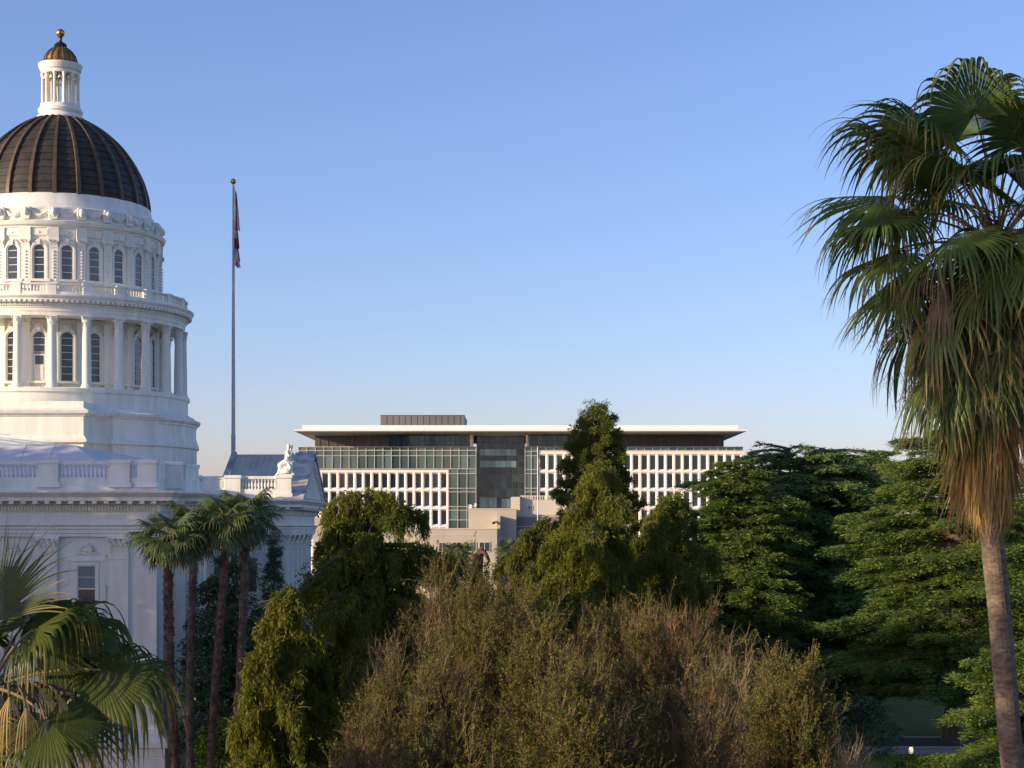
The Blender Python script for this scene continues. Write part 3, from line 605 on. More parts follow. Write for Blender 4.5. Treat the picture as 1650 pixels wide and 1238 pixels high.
def limp_flag(name, x, y, z1, z0, wid, matf, label, cat, mats, seed, side=1):
    rg = np.random.default_rng(seed); nu, nv = 16, 26
    root = np.array([x, y, z0]); V = np.zeros((nv+1, nu+1, 3))
    for iv in range(nv+1):
        v = iv/nv; wv = wid*(.35 + .65*v**.7)
        for iu in range(nu+1):
            u = iu/nu
            V[iv, iu] = (x + side*u*wv*(.55+.45*u) , y + .16*math.sin(u*11 + v*2.2 + seed)*(.4+v), z1 - (z1-z0)*(v*(1-.12*(1-u)) + .14*u*(1-v)) + .06*math.sin(9*u+5*v))
    mb_ = MB(); 
    for iv in range(nv):
        for iu in range(nu):
            q = [V[iv, iu], V[iv, iu+1], V[iv+1, iu+1], V[iv+1, iu]]; mb_.add(q, [(0, 1, 2, 3)], matf(iu/nu, iv/nv))
    o = mb_.build(name, mats, None, org=root); o.location = tuple(root); return tag(o, label, cat)
fx = FP[0]+.20
limp_flag('national_flag', fx, 180.8, wz(303, 181), wz(374, 181), .50, lambda u, v: 2 if (v < .38 and u < .75) else (0 if int(u*9 + v*3) % 2 else 1), 'striped red and white flag hanging limp near the flagpole top', 'flag', [M['red'], M['cloth'], M['navy']], 1)
limp_flag('state_flag', fx, 180.8, wz(356, 181), wz(402, 181), .48, lambda u, v: 0 if (v < .28 or u > .6 or v > .62) else 1, 'red and white flag bunched below the striped flag', 'flag', [M['red'], M['cloth']], 3)
limp_flag('black_flag', fx, 180.8, wz(386, 181), wz(424, 181), .58, lambda u, v: 0, 'black flag hanging limp above the pale blue flag', 'flag', [M['black']], 5)
limp_flag('pastel_flag', fx, 180.45, wz(398, 181), wz(434, 181), .64, lambda u, v: (0, 1, 2, 1, 0)[min(4, int((u*.5+v*.5)*5))] if u + v > .5 else 0, 'pale blue, pink and white flag, lowest on the pole', 'flag', [M['sky'], M['pink'], M['cloth']], 6)

# ------------------------------------------------------------------ statue on the portico parapet
SX, SY, SZ = wx(462, 168.3), 168.3, ZB+.06
stt = empty('statue', (SX, SY, SZ), 'white statue of a draped figure beside a rearing animal on roof pedestal', 'statue')
def skin(name, verts, edges, rad, m, parent, sub=2):
    me = bpy.data.meshes.new(name); me.from_pydata(verts, edges, []); o = bpy.data.objects.new(name, me); COL.objects.link(o); o.parent = parent
    o.modifiers.new('skin', 'SKIN'); 
    for i, r in enumerate(rad): me.skin_vertices[0].data[i].radius = (r, r) if not isinstance(r, tuple) else r
    me.skin_vertices[0].data[0].use_root = True; s = o.modifiers.new('sub', 'SUBSURF'); s.levels = s.render_levels = sub
    me.materials.append(m); return o
def addskin(o):
    m = o.data
    if not m.skin_vertices: pass
def skinobj(name, verts, edges, rad, m, parent, sub=2):
    me = bpy.data.meshes.new(name); me.from_pydata(verts, edges, []); me.update()
    o = bpy.data.objects.new(name, me); COL.objects.link(o); o.parent = parent
    o.modifiers.new('skin', 'SKIN'); md = o.modifiers['skin']; md.use_smooth_shade = True
    if not me.skin_vertices:
        bpy.context.view_layer.objects.active = o
    sv = me.skin_vertices[0].data if me.skin_vertices else me.attributes.get('skin')
    for i, r in enumerate(rad): me.skin_vertices[0].data[i].radius = (r, r)
    me.skin_vertices[0].data[0].use_root = True
    s = o.modifiers.new('sub', 'SUBSURF'); s.levels = s.render_levels = sub; me.materials.append(m); return o
m = MB(); m.box(-.75, .75, -.5, .5, 0, .22); m.lathe([(.7, .2), (.62, .5), (.45, .75), (.2, .9), (0, .95)], 10); m.v[-1][:, 0] *= 1.0; m.build('plinth', M['white'], stt, smooth=40)
# seated, draped figure (faces right), arm raised
fv = [(0, 0, 1.35), (.05, 0, 1.75), (.08, 0, 2.15), (.12, 0, 2.38), (.16, 0, 2.52), (.20, 0, 2.78),
      (.10, -.28, 2.2), (.28, -.38, 1.85), (.50, -.28, 1.95), (.10, .28, 2.22), (.36, .34, 2.45), (.52, .22, 2.86),
      (.10, -.2, 1.25), (.48, -.22, 1.1), (.42, -.22, .5), (.55, -.22, .28), (.08, .2, 1.25), (.30, .24, .95), (.12, .24, .35), (.28, .24, .26)]
fe = [(0, 1), (1, 2), (2, 3), (3, 4), (4, 5), (2, 6), (6, 7), (7, 8), (2, 9), (9, 10), (10, 11), (0, 12), (12, 13), (13, 14), (14, 15), (0, 16), (16, 17), (17, 18), (18, 19)]
fr = [.27, .24, .26, .11, .13, .17, .13, .09, .07, .13, .09, .07, .2, .2, .16, .12, .2, .2, .16, .12]
def blob(m, c, r, sx=1, sy=1, sz=1, n=9):
    a = np.linspace(-math.pi/2, math.pi/2, n); k = len(m.v); m.lathe([(r*math.cos(t)+1e-4, r*math.sin(t)) for t in a], 12); m.v[-1] = m.v[-1]*[sx, sy, sz] + np.array(c)
def chain(m, V, E_, Rd):                                      # joint-to-joint tapering limbs with rounded joints
    for a_, b_ in E_:
        p, q = np.array(V[a_]), np.array(V[b_]); u = np.linspace(0, 1, 5)[:, None]; m.tube(p + (q-p)*u, Rd[a_] + (Rd[b_]-Rd[a_])*u[:, 0], 10)
    for p, r in zip(V, Rd): blob(m, p, r)
m = MB(); chain(m, fv, fe, fr); blob(m, (.24, 0, 2.80), .17, .95, .85, 1.2); blob(m, (.17, 0, 2.86), .19, 1, .9, 1.0); m.tube([(.40, 0, 2.78), (.42, 0, 2.74)], .04, 5)
for k in range(9):                                            # drapery folds over the lap and legs
    y = -.4 + k*.1; m.tube([(-.2, y*.7, 1.5), (.15, y, 1.2), (.32+.1*math.cos(k*2.3), y*1.1, .7), (.2+.12*math.sin(k*1.9), y*1.15, .22)], [.06, .11, .12, .1], 6)
m.build('figure', M['white'], stt, smooth=80)
av = [(-.55, .1, .95), (-.25, .12, 1.15), (.2, .15, 1.45), (.35, .15, 1.85), (.55, .12, 2.05), (.80, .12, 1.92), (.3, .0, 1.2), (.62, -.05, 1.3), (.70, -.05, 1.0), (.35, .3, 1.2), (.68, .34, 1.45), (.80, .34, 1.2), (-.55, -.12, .6), (-.3, -.15, .45), (-.45, -.15, .22), (-.6, .32, .6), (-.4, .34, .45), (-.55, .34, .22), (-.75, .1, .8), (-.8, .1, .4)]
ae = [(0, 1), (1, 2), (2, 3), (3, 4), (4, 5), (2, 6), (6, 7), (7, 8), (2, 9), (9, 10), (10, 11), (0, 12), (12, 13), (13, 14), (0, 15), (15, 16), (16, 17), (0, 18), (18, 19)]
ar = [.36, .36, .32, .22, .17, .10, .14, .09, .07, .14, .09, .07, .22, .11, .09, .22, .11, .09, .08, .1]
m = MB(); chain(m, av, ae, ar); m.tube([(.5, .06, 2.15), (.5, .03, 2.32)], [.05, .02], 5); m.tube([(.5, .2, 2.15), (.5, .22, 2.32)], [.05, .02], 5); m.build('animal', M['white2'], stt, smooth=80)
m = MB(); m.tube([(-.3, .3, 1.0), (-1.9, .9, -.9)], .075, 6); m.tube([(-.2, .45, .6), (-1.5, 1.0, -.9)], .075, 6); m.build('brace', M['white'], stt)
# ------------------------------------------------------------------ white office building beyond the park
OY = 400.0; OS = OY/F
OO = (wx(840, OY), OY, 0.0)
ob = empty('office_building', OO, 'white modern office building with glass bays and flat overhanging roof', 'office building')
def OB(mb, name, m, parent=ob, smooth=None): return mb.build(name, m, parent, org=OO, smooth=smooth)
X = lambda px: wx(px, OY); Z = lambda py: wz(py, OY)
xL, xR = X(481), X(1197); zT = Z(720)
b = MB()
b.box(xL+.4, X(767)-.05, OY+.75, OY+45, 0, zT-.9); b.box(X(846)+.05, xR-.4, OY+.75, OY+45, 0, zT-.9); b.box(X(767)-.05, X(846)+.05, OY+9, OY+45, 0, Z(700)); OB(b, 'wall', M['precast'])
for q0, q1, j0, jp in ((505, 624, 512, 13.9), (915, 1169, 930, 13.6)):
    b = MB(); b.box(X(q0), X(q1), OY+3.2, OY+42, zT-.9, Z(699))
    for q in np.arange(j0, q1, jp): b.box(X(q)-.07, X(q)+.07, OY+3.08, OY+3.19, zT-.9, Z(699), 1)
    OB(b, 'top_storey', [M['brownpanel'], M['louver']])
def sheet(name, x0, x1, y, rows, nx, m, parent=ob, inset=.03):
    s = MB(); xs_ = np.linspace(x0, x1, nx+1)
    for r0, r1 in zip(rows[:-1], rows[1:]):
        for a_, b_ in zip(xs_[:-1], xs_[1:]): s.add([(a_+inset, y, r0+inset), (b_-inset, y, r0+inset), (b_-inset, y, r1-inset), (a_+inset, y, r1-inset)], [(0, 1, 2, 3)])
    return OB(s, name, m, parent)
def mgrid(x0, x1, y, rows, nx, parent, m, t=.075, d=.2, name='mullion_grid'):
    s = MB()
    for xx in np.linspace(x0, x1, nx+1): s.box(xx-t, xx+t, y-d, y, rows[0], rows[-1])
    for zz_ in rows: s.box(x0-t, x1+t, y-d-.03, y-.01, zz_-t, zz_+t)
    return OB(s, name, m, parent)
# clerestory glass under the roof
r = [zT-.9, Z(699)]; o = sheet('clerestory', X(624), X(758), OY+3.3, r, 16, M['atrium']); mgrid(X(624), X(758), OY+3.28, r, 16, o, M['steel'], .05, .1)
o = sheet('clerestory', X(849), X(915), OY+3.3, r, 8, M['atrium']); mgrid(X(849), X(915), OY+3.28, r, 8, o, M['steel'], .05, .1)
for q in (760, 850): m = MB(); m.lathe([(.42, Z(724)), (.42, Z(699))], 14, c=(X(q), OY+1.5)); OB(m, 'round_column', M['precast'], smooth=60)
# roof slab with tapering soffit
b = MB()
x0, x1 = X(479.5), X(1197.3); y0, y1 = OY-6.5, OY+49
b.add([(x0, y0, Z(697.5)), (x1, y0, Z(697.5)), (x1, y1, Z(697.5)), (x0, y1, Z(697.5)), (x0, y0, Z(694.5)), (x1, y0, Z(694.5)), (x1, y1, Z(694.5)), (x0, y1, Z(694.5))], [(0, 1, 5, 4), (1, 2, 6, 5), (2, 3, 7, 6), (3, 0, 4, 7), (4, 5, 6, 7)])
b.box(X(491), X(1184.5), y0+1.2, y1-1.5, Z(694.5)+.004, Z(687.6))
roof = OB(b, 'roof', M['fascia'])
b = MB()
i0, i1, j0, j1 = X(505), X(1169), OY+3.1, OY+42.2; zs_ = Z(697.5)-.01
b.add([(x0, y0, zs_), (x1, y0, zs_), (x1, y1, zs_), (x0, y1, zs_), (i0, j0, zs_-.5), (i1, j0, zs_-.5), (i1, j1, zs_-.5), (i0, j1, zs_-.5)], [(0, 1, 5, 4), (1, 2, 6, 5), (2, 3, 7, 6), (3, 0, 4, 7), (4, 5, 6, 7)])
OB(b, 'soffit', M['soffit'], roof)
b = MB(); b.box(X(610), X(747), OY+6, OY+30, Z(687.6)+.004, Z(667))
for q in np.arange(620, 747, 10.0): b.box(X(q)-.04, X(q)+.04, OY+5.94, OY+5.99, Z(687), Z(667.5), 1)
b.box(X(609.5), X(747.5), OY+5.92, OY+30.1, Z(667)+.003, Z(666.2), 1); OB(b, 'roof_plant_room', [M['louver'], M['brownpanel']])
# glazed bays
zg0 = 0.3
rw = [Z(755.8), Z(734.6), Z(726.3), Z(720.4)]
o = sheet('curtain_wall', xL, X(767), OY, rw, 21, M['curtain']); mgrid(xL, X(767), OY, rw, 21, o, M['mullion'])
rw2 = [zg0]; zz_ = 0
rw2 = [Z(955), Z(925), Z(895), Z(865), Z(838), Z(822.5), Z(816.5), Z(793), Z(787), Z(763.5), Z(755.8)]
o = sheet('curtain_wall', X(723), X(767), OY+.01, rw2, 3, M['curtain']); mgrid(X(723), X(767), OY+.01, rw2, 3, o, M['mullion'])
rw3 = [Z(955), Z(925), Z(895), Z(865), Z(838), Z(822.5), Z(816.5), Z(793), Z(787), Z(763.5), Z(757), Z(734.6), Z(727.5), Z(720.4)]
o = sheet('curtain_wall', X(846), X(866.5), OY, rw3, 2, M['curtain']); mgrid(X(846), X(866.5), OY, rw3, 2, o, M['mullion'])
o = sheet('parapet_glass', X(866.5), xR, OY+.2, [Z(726.2), Z(720.4)], 25, M['curtain']); mgrid(X(866.5), xR, OY+.2, [Z(726.2), Z(720.4)], 25, o, M['mullion'])
# atrium: recessed dark glass; lit floors and reflections painted in as pale teal bands
rwa = [Z(q) for q in (955, 925, 895, 865, 840, 822, 812, 800, 787, 775, 764, 752, 741, 733, 722, 711, 700)]
o = sheet('atrium_glass', X(767)+.1, X(846)-.1, OY+6, rwa, 8, M['atrium']); mgrid(X(767)+.1, X(846)-.1, OY+5.97, rwa, 8, o, M['steel'], .06, .12)
for za, zb, q0, q1 in ((733, 722, 772, 832), (752, 741, 772, 832), (818, 801, 772, 800), (818, 803, 808, 828)):
    s = sheet('atrium_glow_band', X(q0), X(q1), OY+5.7, [Z(za), Z(zb)], 7, M['teal'])
# precast window grid: each window a splayed frame with its pane
CW, CH = OS*13.65, OS*29.5
def cell():
    m = MB(); hx_, hz = CW/2, CH/2; a_, bL, bR, t0, t1 = .30, .36, .36, .42, .42
    o_ = [(-hx_, 0, -hz), (hx_, 0, -hz), (hx_, 0, hz), (-hx_, 0, hz)]
    f_ = [(-hx_+.17, 0, -hz+.18), (hx_-.17, 0, -hz+.18), (hx_-.17, 0, hz-.18), (-hx_+.17, 0, hz-.18)]
    n_ = [(-hx_+.36, .42, -hz+.55), (hx_-.36, .42, -hz+.55), (hx_-.36, .42, hz-.5), (-hx_+.36, .42, hz-.5)]
    p_ = [(x, .6, z) for x, y, z in n_]
    v = o_ + f_ + n_ + p_; F_ = []
    for q in (0, 4, 8):
        for i in range(4): F_.append((q+i, q+(i+1) % 4, q+4+(i+1) % 4, q+4+i))
    m.add(v, F_); return m, n_
cm, n_ = cell(); wn = cm.build('window', M['precast'], ob)
pm = MB(); pm.add([(x, .58, z) for x, y, z in n_], [(0, 1, 2, 3)]); pm.build('pane', M['precwin'], wn)
cells = []; rest = []
rowL = [775, 804.5, 834]; 
for ri, cy in enumerate(rowL):
    for k in range(17):
        cx = 722 - 13.65*(k+.5)
        (cells if cx > 508 else rest).append((cx, cy))
for ri, cy in enumerate([745.5, 775, 804.5]):
    for k in range(24):
        cx = 868 + 13.65*(k+.5)
        (cells if (cx < 922 or cx > 1005) and not (cy > 800 and (cx < 1020 and cx > 900)) else rest).append((cx, cy))
for cx in [722 - 13.65*(k+.5) for k in range(17)] + [868 + 13.65*(k+.5) for k in range(24)]:
    for cy in (863.5, 893, 922.5) + ((834,) if cx > 860 else ()): rest.append((cx, cy))
first = True
for cx, cy in cells:
    o = wn if first else dup(wn, ob); first = False; o.location = (X(cx)-OO[0], 0, Z(cy))
s = MB(); sp = MB(); cv_ = cm.v[0]; cf = cm.f[0]
for cx, cy in rest:
    d = np.array([X(cx), OY, Z(cy)]); s.add(cv_ + d, cf); sp.add(np.array([(x, .58, z) for x, y, z in n_]) + d, [(0, 1, 2, 3)])
o = OB(s, 'window', M['precast']); o["kind"] = 'stuff'; q = OB(sp, 'pane', M['precwin'], o)
b = MB()
b.box(X(484)-.6, X(484.3)-.05, OY+.01, OY+.7, 0, Z(757)); b.box(X(490), X(722), OY+.05, OY+.74, Z(760.4), Z(756.4)); b.box(X(868), xR+.3, OY+.05, OY+.74, Z(730.9), Z(726.6)); b.box(X(868)+24*CW, xR+.5, OY+.03, OY+.74, 0, Z(731.2))
b.box(X(482), X(722), OY+.05, OY+.74, 0, Z(938)); b.box(X(868), xR, OY+.05, OY+.74, 0, Z(938)); OB(b, 'precast_panel', M['precast'])

# ------------------------------------------------------------------ beige building between the trees and the offices
BY = 300.0; BO = (wx(790, BY), BY, 0.0)
bb = empty('beige_building', BO, 'low beige stucco building with stepped roofs in front of the office', 'building')
def bbx(mb, px0, px1, y0, y1, pya, pyb, mi=0): mb.box(wx(px0, BY), wx(px1, BY), BY+y0, BY+y1, wz(pyb, BY) if pyb is not None else 0, wz(pya, BY), mi)
b = MB(); bbx(b, 502, 545, 3, 22, 836, None); bbx(b, 545, 700, 4, 22, 855, None); bbx(b, 690, 801, 0, 22, 853, None); bbx(b, 754, 832, 3, 24, 820.5, None)
bbx(b, 798, 1000, 5.0, 24, 829.0, None); bbx(b, 800.5, 806, .5, 5, 831, None)
bmain = b.build('wall', M['beige'], bb, org=BO)
b = MB(); bbx(b, 823, 1000, 6.5, 24, 804, 829.2); bbx(b, 823, 838, 5.5, 10, 800, 829.2)
for k in range(14): bbx(b, 842+k*4, 844.2+k*4, 6.4, 6.8, 799, 804.2)
bbx(b, 838, 900, 6.45, 7.2, 797.5, 799.2); bbx(b, 502, 546, 2.9, 4, 834.5, 836.2); bbx(b, 690, 802, -.1, 1, 851.3, 853.2); bbx(b, 753.5, 833, 2.9, 4, 819, 820.6); bbx(b, 545, 690, 3.9, 4.5, 841, 855.2)
b.build('upper_wall', M['beige2'], bb, org=BO)
b = MB(); bbx(b, 806, 1000, 4.9, 5.5, 833, None); b.build('grey_wall', M['taupe'], bb, org=BO)
b = MB(); bbx(b, 690, 801, -.06, .2, 861.5, 862.3); bbx(b, 806, 1000, 4.84, 5.2, 848, 849); b.build('string_course', M['beige2'], bb, org=BO)
for px0, px1, pya, pyb, y in ((707, 719.5, 874, 889.5, 0), (728, 744, 873.5, 889.5, 0), (746, 768, 873.5, 889.5, 0), (772, 790, 873.5, 889.5, 0), (513, 520, 905, 917, 3), (851, 859, 814, 822, 6.5)):
    m = MB(); x0, x1 = wx(px0, BY), wx(px1, BY); z0, z1 = wz(pyb, BY), wz(pya, BY); yy = BY + y
    for a_, b_, c_, d_ in ((x0, x0+.1, z0, z1), (x1-.1, x1, z0, z1), (x0+.1, x1-.1, z0, z0+.1), (x0+.1, x1-.1, z1-.1, z1), ((x0+x1)/2-.05, (x0+x1)/2+.05, z0+.1, z1-.1)): m.box(a_, b_, yy-.1, yy+.01, c_, d_)
    o = m.build('window', M['beige2'], bb, org=BO); p = MB(); p.add([(x0, yy-.04, z0), (x1, yy-.04, z0), (x1, yy-.04, z1), (x0, yy-.04, z1)], [(0, 1, 2, 3)]); p.build('pane', M['curtain'], o, org=BO)
m = MB(); m.tube([W(801, 840, BY+2), W(795, 843, BY-1)], .25, 6); m.build('roof_pipe', M['beige2'], bb, org=BO)
def dish(px, py, r, label, zr_):
    p = W(px, py, BY+4); o = empty('satellite_dish', (p[0], p[1], wz(zr_, BY)), label, 'satellite dish'); h = p[2] - wz(zr_, BY)
    m = MB(); a_ = np.linspace(0, 1, 6); m.lathe([(r*u+1e-4, .35*r*u*u) for u in a_], 18); v = m.v[-1]; m.v[-1] = np.c_[v[:, 0], -.9*v[:, 2] - .2, v[:, 1]*1.0 + h]; m.build('reflector', M['precast'], o, smooth=60)
    m = MB(); m.tube([(0, .0, 0), (0, 0, h)], .09, 6); m.tube([(0, -.2, h), (0, -.2-r*.9, h+.1)], .04, 5); m.build('mount', M['pole'], o); return o
dish(757, 816, .36, 'white satellite dish at the left end of the beige roof', 820); dish(765.5, 813.5, .28, 'smaller white satellite dish right of the larger dish', 820)
m_ = W(518, 832, BY+6); o = empty('roof_vent', (m_[0], m_[1], wz(836, BY)), 'white domed roof vent on the low beige wing behind the pediment', 'roof vent')
m = MB(); m.lathe([(.35, 0), (.35, .6), (.6, .65), (.55, .95), (.2, 1.1), (0, 1.12)], 12); m.build('hood', M['precast'], o, smooth=40); m = MB(); m.box(-1.6, -.7, -.4, .4, 0, .5); m.build('unit_box', M['beige2'], o)
# flag and pole in front of the office building
p0 = W(866.5, 980, 280); fp2 = empty('flagpole', (p0[0], p0[1], 0), 'slim white flagpole in front of the white office building', 'flagpole')
zt = wz(721, 280); m = MB(); m.lathe([(.12, 0), (.09, zt*.6), (.06, zt)], 8); m.build('pole', M['precast'], fp2, smooth=40); m = MB(); blob(m, (0, 0, zt+.1), .13); m.build('ball', M['gold'], fp2, smooth=60)
limp_flag('hanging_flag', p0[0]+.1, 279.9, wz(728, 280), wz(757, 280), .55, lambda u, v: 2 if (v < .4 and u < .6) else (0 if int(u*7 + v*5) % 2 else 1), 'small limp flag on slim white pole before the office windows', 'flag', [M['red'], M['cloth'], M['navy']], 9)

# ------------------------------------------------------------------ lamp posts in the park
def lamp(x, y, H, label, lit=True):
    o = empty('street_lamp', (x, y, 0), label, 'street lamp', 'acorn lamps in the park')
    m = MB(); m.lathe([(.24, 0), (.24, .3), (.15, .38), (.12, .9), (.075, 1.0), (.055, H-.9), (.10, H-.82), (.17, H-.72), (.17, H-.66)], 12); m.build('post', M['iron'], o, smooth=40)
    m = MB(); m.lathe([(.11, H-.62), (.165, H-.5), (.175, H-.38), (.14, H-.20), (.08, H-.10)], 16); m.build('globe', M['globe'], o, smooth=60)
    m = MB(); m.lathe([(.12, H-.11), (.06, H-.05), (.035, H), (0.001, H+.04)], 10); m.build('cap', M['iron'], o, smooth=40)
lamp(wx(1468, 130), 130, wz(1201, 130), 'lit acorn street lamp beside the path at lower right')
lamp(wx(1307, 200), 200, wz(1122, 200), 'lit acorn street lamp glimpsed behind the brown shrubs')
# ------------------------------------------------------------------ trees
def unit(v): return v/(np.linalg.norm(v, axis=-1, keepdims=True) + 1e-9)
def rdir(rg, n): return unit(rg.normal(size=(n, 3)))
def trunk_mesh(m, H, r, rg, lean=(0, 0), n=9, sides=10, top=.08, flare=1.5):
    u = np.linspace(0, 1, n); p = np.c_[lean[0]*u**1.3 + rg.normal(0, .06*r, n), lean[1]*u**1.3 + rg.normal(0, .06*r, n), H*u]
    p[0, :2] = 0; rad = r*(1-u)**.85 + r*top; rad[0] *= flare; m.tube(p, rad, sides); return p
def conifer(name, x, y, H, zlo, prof, nbr, ns, kind, lm, label, cat, group, seed, tr=.4, lw=1.0, lean=(0, 0), lobes=(), k=11, limb=M['bark'], stems=((0, 0),), brown=0):
    rg = np.random.default_rng(seed); o = empty(name, (x, y, 0), label, cat, group)
    m = MB(); 
    for sx, sy in stems:
        p = trunk_mesh(m, H*.97, tr, rg, lean); m.v[-1][:, :2] += np.array([sx, sy])*np.clip(1.0, 0, 1)
    t = (np.arange(nbr) + rg.random(nbr)*.9)/nbr; z = zlo + (H-zlo)*t**.92
    az = np.arange(nbr)*2.39996 + rg.normal(0, .35, nbr); ph = rg.random(4)*6.28
    lump = .45 if kind == 'tuft' else 1.0
    r = np.array([prof(q) for q in t])*(1 + lump*(.22*np.sin(2*az+ph[0]) + .16*np.sin(3*az+ph[1]+t*9)))*(rg.uniform(.42, 1.18, nbr) if kind == 'weep' else rg.uniform(.6, 1.12, nbr) if kind == 'cedar' else rg.uniform(.82, 1.06, nbr))
    for la, lt, ls, lr_ in lobes: r *= 1 + lr_*np.exp(-(((az-la+math.pi) % (2*math.pi) - math.pi)/.5)**2 - ((t-lt)/ls)**2)
    st = rg.integers(0, len(stems), nbr); sxy = np.array(stems)[st]
    out = np.stack([np.cos(az), np.sin(az), 0*az], 1); per = np.stack([-np.sin(az), np.cos(az), 0*az], 1)
    if kind == 'weep': ha, hb = rg.uniform(.18, .5, nbr), rg.uniform(.4, .75, nbr)
    elif kind == 'cedar': ha, hb = rg.uniform(.06, .44, nbr), rg.uniform(.12, .48, nbr)
    else: ha, hb = rg.uniform(-.35, -.1, nbr), rg.uniform(-.45, -.25, nbr)
    bowx = rg.normal(0, .14, nbr)
    def pos(i, s):
        lz = z[i] + r[i]*(ha[i]*s - hb[i]*s*s)
        cx = sxy[i] + np.array(lean)[None]*((z[i]/H)**1.3)[:, None]
        q = out[i]*(r[i]*s)[:, None] + per[i]*(bowx[i]*r[i]*s*s)[:, None]; q[:, :2] += cx; q[:, 2] = lz; return q
    ss = np.linspace(0, .93, 7)
    for i in range(nbr):
        if r[i] > .5: m.tube(pos(np.full(7, i), ss), (.10 + .35*tr)*min(1, r[i]/7)*(1-ss*.85) + .015, 5)
    m.build('trunk', limb, o, smooth=60)
    c = MB(); wgt = r**1.6; wgt /= wgt.sum()
    bi = rg.choice(nbr, ns, p=wgt); s0 = 1 - rg.random(ns)**1.35*.85; sg = rg.choice([-1, 1], ns)
    b0 = pos(bi, s0) + rg.normal(0, .09 if kind == 'cedar' else .01, (ns, 3))
    if kind == 'weep':
        lat = rg.normal(0, .12, ns)*r[bi]*(1.25-s0*.75)
        b0 = b0 + per[bi]*lat[:, None] - np.array([0, 0, 1])*(np.abs(lat)*.30)[:, None] + rg.normal(0, .10, (ns, 3))
        ln = rg.uniform(.45, 1.0, ns)**1.3*rg.uniform(.8, 2.3, ns)*(.5 + .5*s0)*np.clip(r[bi]/3, .45, 1.1)
        sway = unit(out[bi] + rg.normal(0, .7, (ns, 3)))*rg.uniform(.05, .30, ns)[:, None]
        u = rg.random((ns, k)); q = b0[:, None] + np.array([0, 0, -1.])*(ln[:, None]*u)[..., None] + sway[:, None]*np.sqrt(u)[..., None] + rg.normal(0, .05, (ns, k, 3))
        d = np.array([0, 0, -1.]) + .35*sway[:, None]/.3 + rg.normal(0, .34, (ns, k, 3)); N_ = ns*k
        c.leaves(q.reshape(-1, 3), d.reshape(-1, 3), rdir(rg, N_), rg.uniform(.20, .46, N_)*lw, rg.uniform(.035, .075, N_)*lw)
        tw = ns//14; i3 = rg.choice(nbr, tw, p=wgt); m3 = MB(); m3.twigs(pos(i3, rg.uniform(.35, .98, tw)), unit(out[i3]*.7 + rg.normal(0, .5, (tw, 3)) + [0, 0, -.1]), rg.uniform(.5, 1.3, tw), rg.normal(0, .12, (tw, 3)) - [0, 0, .3], rg.uniform(.012, .024, tw), 3); m3.build('twig', M['palebark'], o)
        # short upright sprays along the tops of the limbs
        n2 = ns//2; i2 = rg.choice(nbr, n2, p=wgt); q = pos(i2, rg.uniform(.2, 1, n2)) + per[i2]*(rg.normal(0, .12, n2)*r[i2])[:, None]
        q = np.repeat(q, 4, 0) + rg.normal(0, .12, (n2*4, 3)); d = np.repeat(out[i2], 4, 0)*.6 + rg.normal(0, .5, (n2*4, 3)) + [0, 0, .25]
        c.leaves(q, d, rdir(rg, n2*4), rg.uniform(.18, .38, n2*4)*lw, rg.uniform(.07, .13, n2*4)*lw)
    elif kind == 'cedar':
        ang = sg*rg.uniform(.35, 1.25, ns); dd = out[bi]*np.cos(ang)[:, None] + per[bi]*np.sin(ang)[:, None]
        ln = (.22 + .32*(1-s0))*r[bi]*rg.uniform(.5, 1.2, ns); ln = np.clip(ln, .35, 2.6)
        u = rg.random((ns, k))**.8; dr = rg.uniform(.05, .5, ns)
        q = b0[:, None] + dd[:, None]*(ln[:, None]*u)[..., None] + np.array([0, 0, 1.])*((.10*u - dr[:, None]*u*u)*ln[:, None])[..., None]
        q = q + rg.normal(0, 1, (ns, k, 3))*np.array([.12, .12, .06])
        side = np.cross(dd, [0, 0, 1.]); fan = rg.choice([-1, 1], (ns, k))*rg.uniform(.2, 1.1, (ns, k))
        d = dd[:, None] + side[:, None]*fan[..., None] + np.array([0, 0, 1.])*(rg.normal(.10, .26, (ns, k)) - u*.28)[..., None]
        nn = np.array([0, 0, 1.]) + rg.normal(0, .45, (ns, k, 3)); N_ = ns*k
        c.leaves(q.reshape(-1, 3), d.reshape(-1, 3), nn.reshape(-1, 3), rg.uniform(.22, .46, N_)*lw, rg.uniform(.055, .11, N_)*lw)
    else:                                                     # tufted clumps
        s0 = 1 - rg.random(ns)**1.6*.75; b0 = pos(bi, s0) + rg.normal(0, .16, (ns, 3))
        dv = unit(rg.normal(size=(ns, k, 3)) + out[bi][:, None]*.7 + np.array([0, 0, .35])); cr = rg.uniform(.25, .5, ns)
        q = b0[:, None] + dv*(cr[:, None]*rg.random((ns, k))**.6)[..., None]; N_ = ns*k
        c.leaves(q.reshape(-1, 3), (dv + rg.normal(0, .3, (ns, k, 3))).reshape(-1, 3), rdir(rg, N_), rg.uniform(.20, .38, N_)*lw, rg.uniform(.06, .11, N_)*lw)
    c.build('crown', lm, o)
    if brown:
        b = MB(); i2 = rg.choice(nbr, brown, p=wgt); q = pos(i2, rg.uniform(.4, 1, brown)); q = np.repeat(q, 22, 0) + rg.normal(0, 1, (brown*22, 3))*[.10, .10, .3] - [0, 0, .35]
        b.leaves(q, np.array([0, 0, -1.]) + rg.normal(0, .4, (len(q), 3)), rdir(rg, len(q)), rg.uniform(.15, .35, len(q)), rg.uniform(.04, .08, len(q))); b.build('dead_spray', M['weepbrown'], o)
    return o
